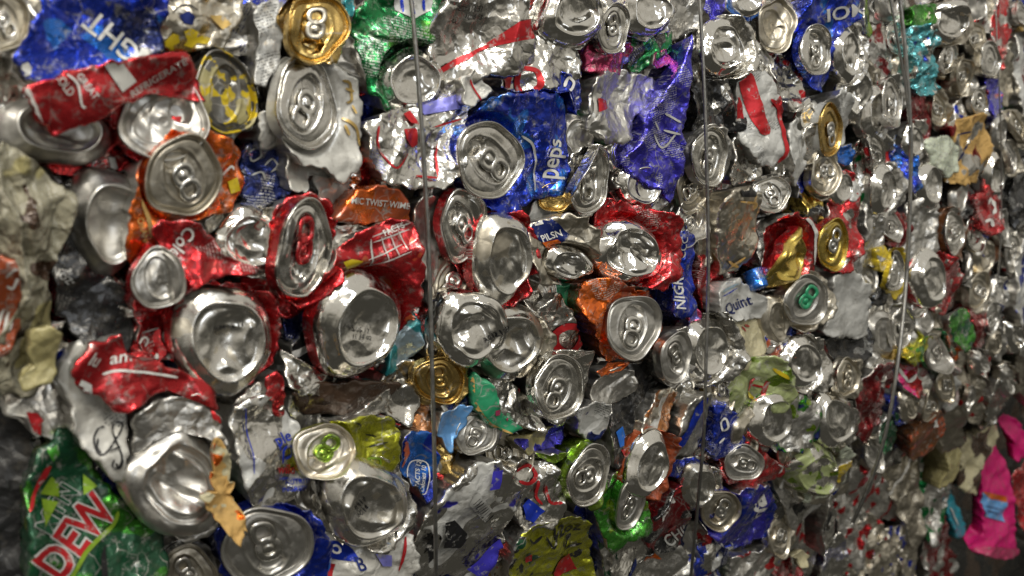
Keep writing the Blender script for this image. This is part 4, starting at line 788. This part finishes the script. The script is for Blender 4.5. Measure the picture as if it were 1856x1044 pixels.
tube('baling_wire', 'middle steel baling wire crossing the black and silver crinkled can', 'wire', [(1264, -60), (1268, 0), (1275, 130), (1281, 300), (1284, 480), (1280, 640), (1276, 780), (1266, 900), (1252, 1044), (1242, 1110)], .0016, .028, stl)
tube('baling_wire', 'long bowed steel baling wire beside the turquoise glitter bag', 'wire', [(1622, -60), (1631, 0), (1643, 120), (1651, 260), (1648, 400), (1640, 540), (1624, 680), (1604, 790), (1575, 880), (1544, 950)], .0022, ([0, 500, 950], [.026, .030, .062]), stl)
tube('baling_wire', 'thin second wire strand bending left of the turquoise bag', 'wire', [(1606, -60), (1614, 0), (1628, 80), (1640, 150), (1649, 230)], .0014, .030, stl)
tube('baling_wire', 'faint farthest baling wire near the right edge', 'wire', [(1803, -40), (1808, 100), (1814, 240), (1815, 400), (1808, 520)], .0009, .016, stl)
# ribbed blue bottle cap
def cap():
    pc = (1377, 509); O = S(*pc, .012); F = frame(O); r = .0095; R_ = []
    for k, (q, zz) in enumerate([(.05, .0), (.7, .0), (.92, -.0005), (1, -.002)] + [(1.0 + (.05 if i % 2 else -.03), -.003 - i * .0017) for i in range(9)] + [(1.05, -.019)]):
        a = np.arange(40) * 2 * math.pi / 40; R_.append(np.stack([q * r * np.cos(a), q * r * np.sin(a), np.full(40, zz)], 1))
    V = np.array(R_); ang = math.radians(62); ca, sa = math.cos(ang), math.sin(ang)   # lies on its side, top towards upper right
    y, z = V[..., 1] * ca - V[..., 2] * sa, V[..., 1] * sa + V[..., 2] * ca; V = np.stack([V[..., 0], y - .008, z], -1).reshape(-1, 3)
    o = new_obj('bottle_cap', pydata('bottle_cap', V, [tuple(reversed(f)) for f in ring_faces(len(R_), 40)] + [tuple(range(40))]), mat('bright'))
    M4 = Matrix.Identity(4)
    for i in range(3):
        for j in range(3): M4[i][j] = F[i][j]
        M4[i][3] = O[i]
    o.matrix_world = M4; o['label'] = 'ribbed bright blue bottle cap right of the rusty smeared can'; o['category'] = 'bottle cap'
    cover.append(pts('1364,492 1388,490 1392,526 1366,528'))
cap()
# ================= pouch, tube and the dark recess at lower right
K('magenta plastic pouch hanging at the right edge', 'magenta|smooth', '1798,808 1810,804 1830,842 1828,904 1830,1008 1796,1010 1758,998 1780,968 1780,836', z=-40, amp=5, cell=26, dome=2, name='plastic_pouch', cat='pouch', T=20, res=.003,
  g=[('P', '1780,890 1816,898 1814,944 1778,934', 'skyblue', 'label_patch'), ('P', '1780,890 1816,898 1815,908 1792,904', 'orange'), ('R', '1784,916 1808,922', 2, 'navy'), ('R', '1784,924 1804,930', 2, 'navy'), ('P', '1758,996 1780,986 1834,990 1836,1008 1796,1010', 'pink')])
K('magenta plastic strap arched above the pouch', 'magenta|smooth', '1816,760 1830,750 1846,766 1852,790 1848,828 1838,838 1833,800', z=-36, amp=3, cell=14, dome=2, T=10, name='plastic_strap', cat='plastic strap', res=.003)
K('turquoise plastic tube stuck in the dark gap', 'turq', '1698,890 1716,880 1738,930 1750,968 1734,980 1716,940', z=-60, amp=1.5, cell=30, dome=8, name='plastic_tube', cat='plastic tube', res=.003, g=[('R', '1716,918 1730,950', 3, 'lightgrey')])
K('bright red bag at the far right edge', 'red', '1846,860 1880,820 1880,980 1852,988 1846,920', z=-40, amp=4, cell=20, name='plastic_bag', cat='plastic bag', res=.003)
K('dirty grey bag hanging above the turquoise tube', 'beige|blot:umber:18:.52', '1716,800 1760,770 1808,762 1800,812 1776,850 1772,900 1744,892 1740,840', z=-34, amp=6, cell=20, dome=8, name='plastic_bag', cat='plastic bag', res=.003)
K('yellowed cup wall bent beside the grey bag', 'olive', '1700,806 1730,800 1744,830 1726,876 1700,890 1706,846', z=-20, amp=3, cell=20, dome=8, name='plastic_cup', cat='cup', res=.003)
# ================= cans filling the gaps, one by one
GW, GH = 464, 261
gx, gy = np.meshgrid((np.arange(GW) + .5) * 4, (np.arange(GH) + .5) * 4)
mask = np.zeros((GH, GW), bool)
def raster(P):
    x0, x1 = P[:, 0].min(), P[:, 0].max(); y0, y1 = P[:, 1].min(), P[:, 1].max()
    m = np.zeros_like(mask); sel = (gx > x0) & (gx < x1) & (gy > y0) & (gy < y1); X, Y = gx[sel], gy[sel]; ins = np.zeros(len(X), bool)
    for (ax, ay), (bx, by) in zip(P, np.roll(P, -1, 0)):
        if ay == by: continue
        c = ((ay > Y) != (by > Y)) & (X < (bx - ax) * (Y - ay) / (by - ay) + ax); ins ^= c
    m[sel] = ins; return m
for P in cover: mask |= raster(P)
edge_pts = [to_px(UVp(u, VB(u))) for u in np.linspace(-.3, 1.3, 60)]
ex_ = np.array([p[0] for p in edge_pts]); ey_ = np.array([p[1] for p in edge_pts])
edge_y = np.interp(gx[0], ex_, ey_)
below = gy > edge_y[None]
def erode(m):
    f = ~m; d = np.zeros(m.shape); cur = f.copy()
    for i in range(14):
        d += cur; n = cur.copy()
        n[1:] &= cur[:-1]; n[:-1] &= cur[1:]; n[:, 1:] &= cur[:, :-1]; n[:, :-1] &= cur[:, 1:]
        cur = n
        if not cur.any(): break
    return d
named = [(p, l) for p, l, _ in placed]
CN = {'silver': 'silver', 'dull': 'grey', 'dark': 'dark grey', 'warm': 'tan silver', 'dirty': 'stained', 'lightgrey': 'pale', 'offwhite': 'white', 'gold': 'gold', 'red': 'red', 'darkred': 'dark red', 'blue': 'blue', 'navy': 'navy',
      'violet': 'violet', 'green': 'green', 'leaf': 'bright green', 'black': 'black', 'orange': 'orange', 'yellow': 'yellow', 'brown': 'brown', 'lime': 'lime', 'bright': 'bright blue', 'pink': 'pink', 'copper': 'copper', 'teal': 'teal', 'ygreen': 'yellow green', 'skyblue': 'sky blue', 'rust': 'rusty red'}
def label_for(adj, kind, pc):
    q = np.array([p for p, _ in named]); d = np.hypot(*(q - pc).T); order = np.argsort(d)
    for i in order[:14]:
        v = pc - q[i]; L = named[i][1]
        dirs = ['left of' if v[0] < 0 else 'right of', 'above' if v[1] < 0 else 'below']
        if abs(v[1]) > abs(v[0]): dirs.reverse()
        for rel in dirs[:1]:
            s = f'{adj} {kind} just {rel} the {L}'
            if len(s.split()) <= 16 and s not in labels: return s
    for i in order[:14]:
        for j in order[:14]:
            s = f'{adj} {kind} somewhere near the {named[i][1]}'
            if len(s.split()) <= 16 and s not in labels: return s
    raise RuntimeError('label')
rf = random.Random(77)
def pick(x, y):
    if x < 460: w = dict(silver=3, dull=4, dark=2, red=3, navy=2, black=2, offwhite=1, blue=1)
    elif x < 1300: w = dict(silver=6, dull=6, dark=3, lightgrey=3, offwhite=1, red=2, blue=1.5, navy=1, green=.6, gold=.7, black=2, warm=2, violet=.4, copper=.5)
    else: w = dict(silver=6, dull=11, dirty=6, dark=2, lightgrey=2.5, warm=6, red=1.9, darkred=1.6, blue=1.7, navy=1.3, violet=.5, gold=1.4, green=1.1, leaf=.4, orange=.5, black=1.5, brown=1.4, yellow=.4, skyblue=.3, pink=.3, rust=.6)
    ks = list(w); return rf.choices(ks, [w[k] for k in ks])[0]
n_fill = 0
n_can = sum(1 for _, _, r_ in placed if r_.name.startswith('crushed_can'))
while n_can + n_fill < 298:
    d = erode(mask); d[below & (gx > 1700)] = 0
    mx = d.max()
    if mx < 1.0: break
    cand = np.argwhere(d >= max(1.0, mx * .8)); iy, ix = cand[rf.randrange(len(cand))]
    x, y = gx[iy, ix], gy[iy, ix]; sc = 3.46 - .00116 * x; asp = max(.40, .000364 * (2990 - x)); rad = d[iy, ix] * 4
    lowbale = below[iy, ix]
    face = not lowbale and rad > .013 * 1000 * sc * asp * .5
    big = min(max(rad * 1.9, 15 * sc), 30 * sc)
    col = pick(x, y)
    extra = ''
    if col in ('silver', 'dull', 'lightgrey', 'warm', 'offwhite'):
        e_ = rf.random(); a_ = rf.randrange(180)
        c2 = rf.choice(['red', 'blue', 'lilac', 'charcoal', 'red', 'navy', 'green', 'darkred', 'gold'])
        if e_ < .28: extra = f'|print:{c2}:{a_}:2.8'
        elif e_ < (.45 if x < 1380 else .8): extra = f'|blot:{c2}:45:.60'
        elif e_ < .58: extra = f'|band:{c2}:{a_}:{rf.randint(-8,8)}:{rf.randint(3,9)}'
    elif rf.random() < .6: extra = f"|{rf.choice(['blot:silver:60:.6', 'print:lightgrey:%d:2.8' % rf.randrange(180), 'band:white:%d:%d:5' % (rf.randrange(180), rf.randint(-8, 8)), 'blot:dull:40:.57'])}"
    kind = rf.random()
    zz = rf.uniform(-12, -3) if x < 1300 else rf.uniform(-8, 4)
    if lowbale: zz = -62 + rf.uniform(-6, 6)
    pc = np.array([x, y])
    adj = {0: 'crumpled', 1: 'crushed', 2: 'squashed'}[rf.randrange(3)] + ' ' + CN.get(col, col)
    if face and kind < (.72 if x > 1380 else .36):
        R = (27 if kind < .3 else 31) * sc * rf.uniform(.6, .95); w_, h_ = R * 2 * asp * rf.uniform(.8, 1.1), R * 2 * rf.uniform(.85, 1.1)
        if h_ / 2 > big * 1.5: f_ = big * 1.5 / (h_ / 2); w_ *= f_; h_ *= f_
        rot = rf.uniform(-14, 14)
        lcx = rf.choices(['silver', 'dull', 'warm', 'dirty', 'gold'], [5, 5, 2, 1.5, .7])[0]
        if rf.random() < .45: K(label_for(adj, 'can with lid', pc), col + extra, z=zz, lid=(x, y, w_, h_, rot, rf.uniform(0, 360)), lc=lcx, dent=rf.uniform(.6, 2.2), wob=rf.uniform(.06, .16), opened=rf.choice((0, 1, 1, 2)), tab='none' if rf.random() < .2 else None, lift=rf.choice((0, 0, .1, .3)), kout=1.22, group='cans pressed into the bale', res=.0026, fold=(rf.uniform(0, 6), rf.uniform(.1, .5), rf.uniform(15, 45)) if rf.random() < .55 else None)
        else: K(label_for(adj, 'can with base', pc), col + extra, z=zz, base=(x, y, w_ * 1.1, h_ * 1.1, rot), lc=lcx, dent=rf.uniform(1.2, 3.4), wob=rf.uniform(.06, .16), kout=1.18, group='cans pressed into the bale', res=.0026, tf=.4, fold=(rf.uniform(0, 6), rf.uniform(.1, .5), rf.uniform(15, 40)) if rf.random() < .5 else None)
    else:
        n = rf.randint(6, 9); a0 = rf.uniform(0, 6); el = rf.uniform(1.0, 1.7) if x < 1380 else rf.uniform(1.4, 2.5); an = rf.gauss(1.57, .5); P = []
        for i in range(n):
            t = a0 + i * 2 * math.pi / n; rr = big * rf.uniform(.8, 1.35); ux, uy = math.cos(t) * el * rr, math.sin(t) * rr / el ** .3
            vx, vy = ux * math.cos(an) - uy * math.sin(an), ux * math.sin(an) + uy * math.cos(an); P.append((x + vx * asp ** .6, y + vy))
        K(label_for(adj, rf.choice(['can', 'can wall', 'can scrap']), pc), col + extra, np.array(P), z=zz, amp=rf.uniform(4, 7), cell=rf.uniform(12, 20), dome=rf.uniform(0, 4), slope=.3 if x < 1380 else .15, an=None if x < 1380 else (90 + rf.gauss(0, 18), rf.uniform(1.8, 3.2)), group='cans pressed into the bale', res=.0024)
    mask |= raster(cover[-1]) if not (len(cover) > 1 and False) else mask
    if cover[-2] is not None: mask |= raster(cover[-2]) & (np.abs(gx - x) < 200)
    mask[iy, ix] = True
    n_fill += 1
print('fill', n_fill, 'things', len(placed))
# ================= the pressed mass of cans behind the outer layer
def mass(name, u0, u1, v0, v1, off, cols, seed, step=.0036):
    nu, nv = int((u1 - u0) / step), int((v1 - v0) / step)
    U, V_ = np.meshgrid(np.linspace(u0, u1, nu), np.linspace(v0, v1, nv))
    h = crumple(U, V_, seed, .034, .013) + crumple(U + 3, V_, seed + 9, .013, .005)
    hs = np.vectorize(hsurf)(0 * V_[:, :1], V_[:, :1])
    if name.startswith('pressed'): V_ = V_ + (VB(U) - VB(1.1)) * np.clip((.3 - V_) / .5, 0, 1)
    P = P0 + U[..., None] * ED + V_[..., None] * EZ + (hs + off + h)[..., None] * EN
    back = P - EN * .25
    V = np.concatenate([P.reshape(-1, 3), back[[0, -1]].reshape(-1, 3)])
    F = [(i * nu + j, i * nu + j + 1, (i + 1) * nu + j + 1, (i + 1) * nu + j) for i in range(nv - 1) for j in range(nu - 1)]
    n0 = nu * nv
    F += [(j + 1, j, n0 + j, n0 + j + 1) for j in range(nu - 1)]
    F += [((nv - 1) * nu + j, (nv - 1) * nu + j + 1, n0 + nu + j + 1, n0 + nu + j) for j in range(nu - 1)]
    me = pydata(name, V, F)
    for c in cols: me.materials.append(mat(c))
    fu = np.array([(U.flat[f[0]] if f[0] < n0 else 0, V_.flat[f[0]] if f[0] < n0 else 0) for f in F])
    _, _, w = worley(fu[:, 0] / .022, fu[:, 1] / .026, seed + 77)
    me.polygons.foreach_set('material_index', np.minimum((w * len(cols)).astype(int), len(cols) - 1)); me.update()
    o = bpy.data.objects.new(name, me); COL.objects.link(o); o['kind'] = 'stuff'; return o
mass('pressed_can_mass', -.52, 1.75, VB(1.1), .52, -.030, ['dull', 'silver|print:blue:30:2.6', 'black', 'dull|print:red:80:2.6', 'dark', 'navy', 'red', 'dull', 'silver', 'warm', 'dkgreen', 'dark', 'umber', 'lightgrey|print:charcoal:10:2.4', 'blue', 'dull|blot:red:50:.6'], 5)
mass('lower_can_mass', -.52, .80, -.75, -.29, -.105, ['black', 'dark', 'umber', 'charcoal', 'navy', 'dark', 'darkred', 'dkgreen'], 9)  # dark colours carry the shade under the upper bale's overhang
# added backdrop where the lower bale ends; its black stands for the gap's shade
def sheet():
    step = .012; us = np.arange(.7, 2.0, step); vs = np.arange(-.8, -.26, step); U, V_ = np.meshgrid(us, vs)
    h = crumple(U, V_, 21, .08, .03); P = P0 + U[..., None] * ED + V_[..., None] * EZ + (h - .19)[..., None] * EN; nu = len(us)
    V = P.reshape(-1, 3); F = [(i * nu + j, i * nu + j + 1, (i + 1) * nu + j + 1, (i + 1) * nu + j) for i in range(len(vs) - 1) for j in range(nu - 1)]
    o = new_obj('dark_backdrop', pydata('dark_backdrop', V, F), mat('black|blot:umber:14:.56')); o['kind'] = 'stuff'
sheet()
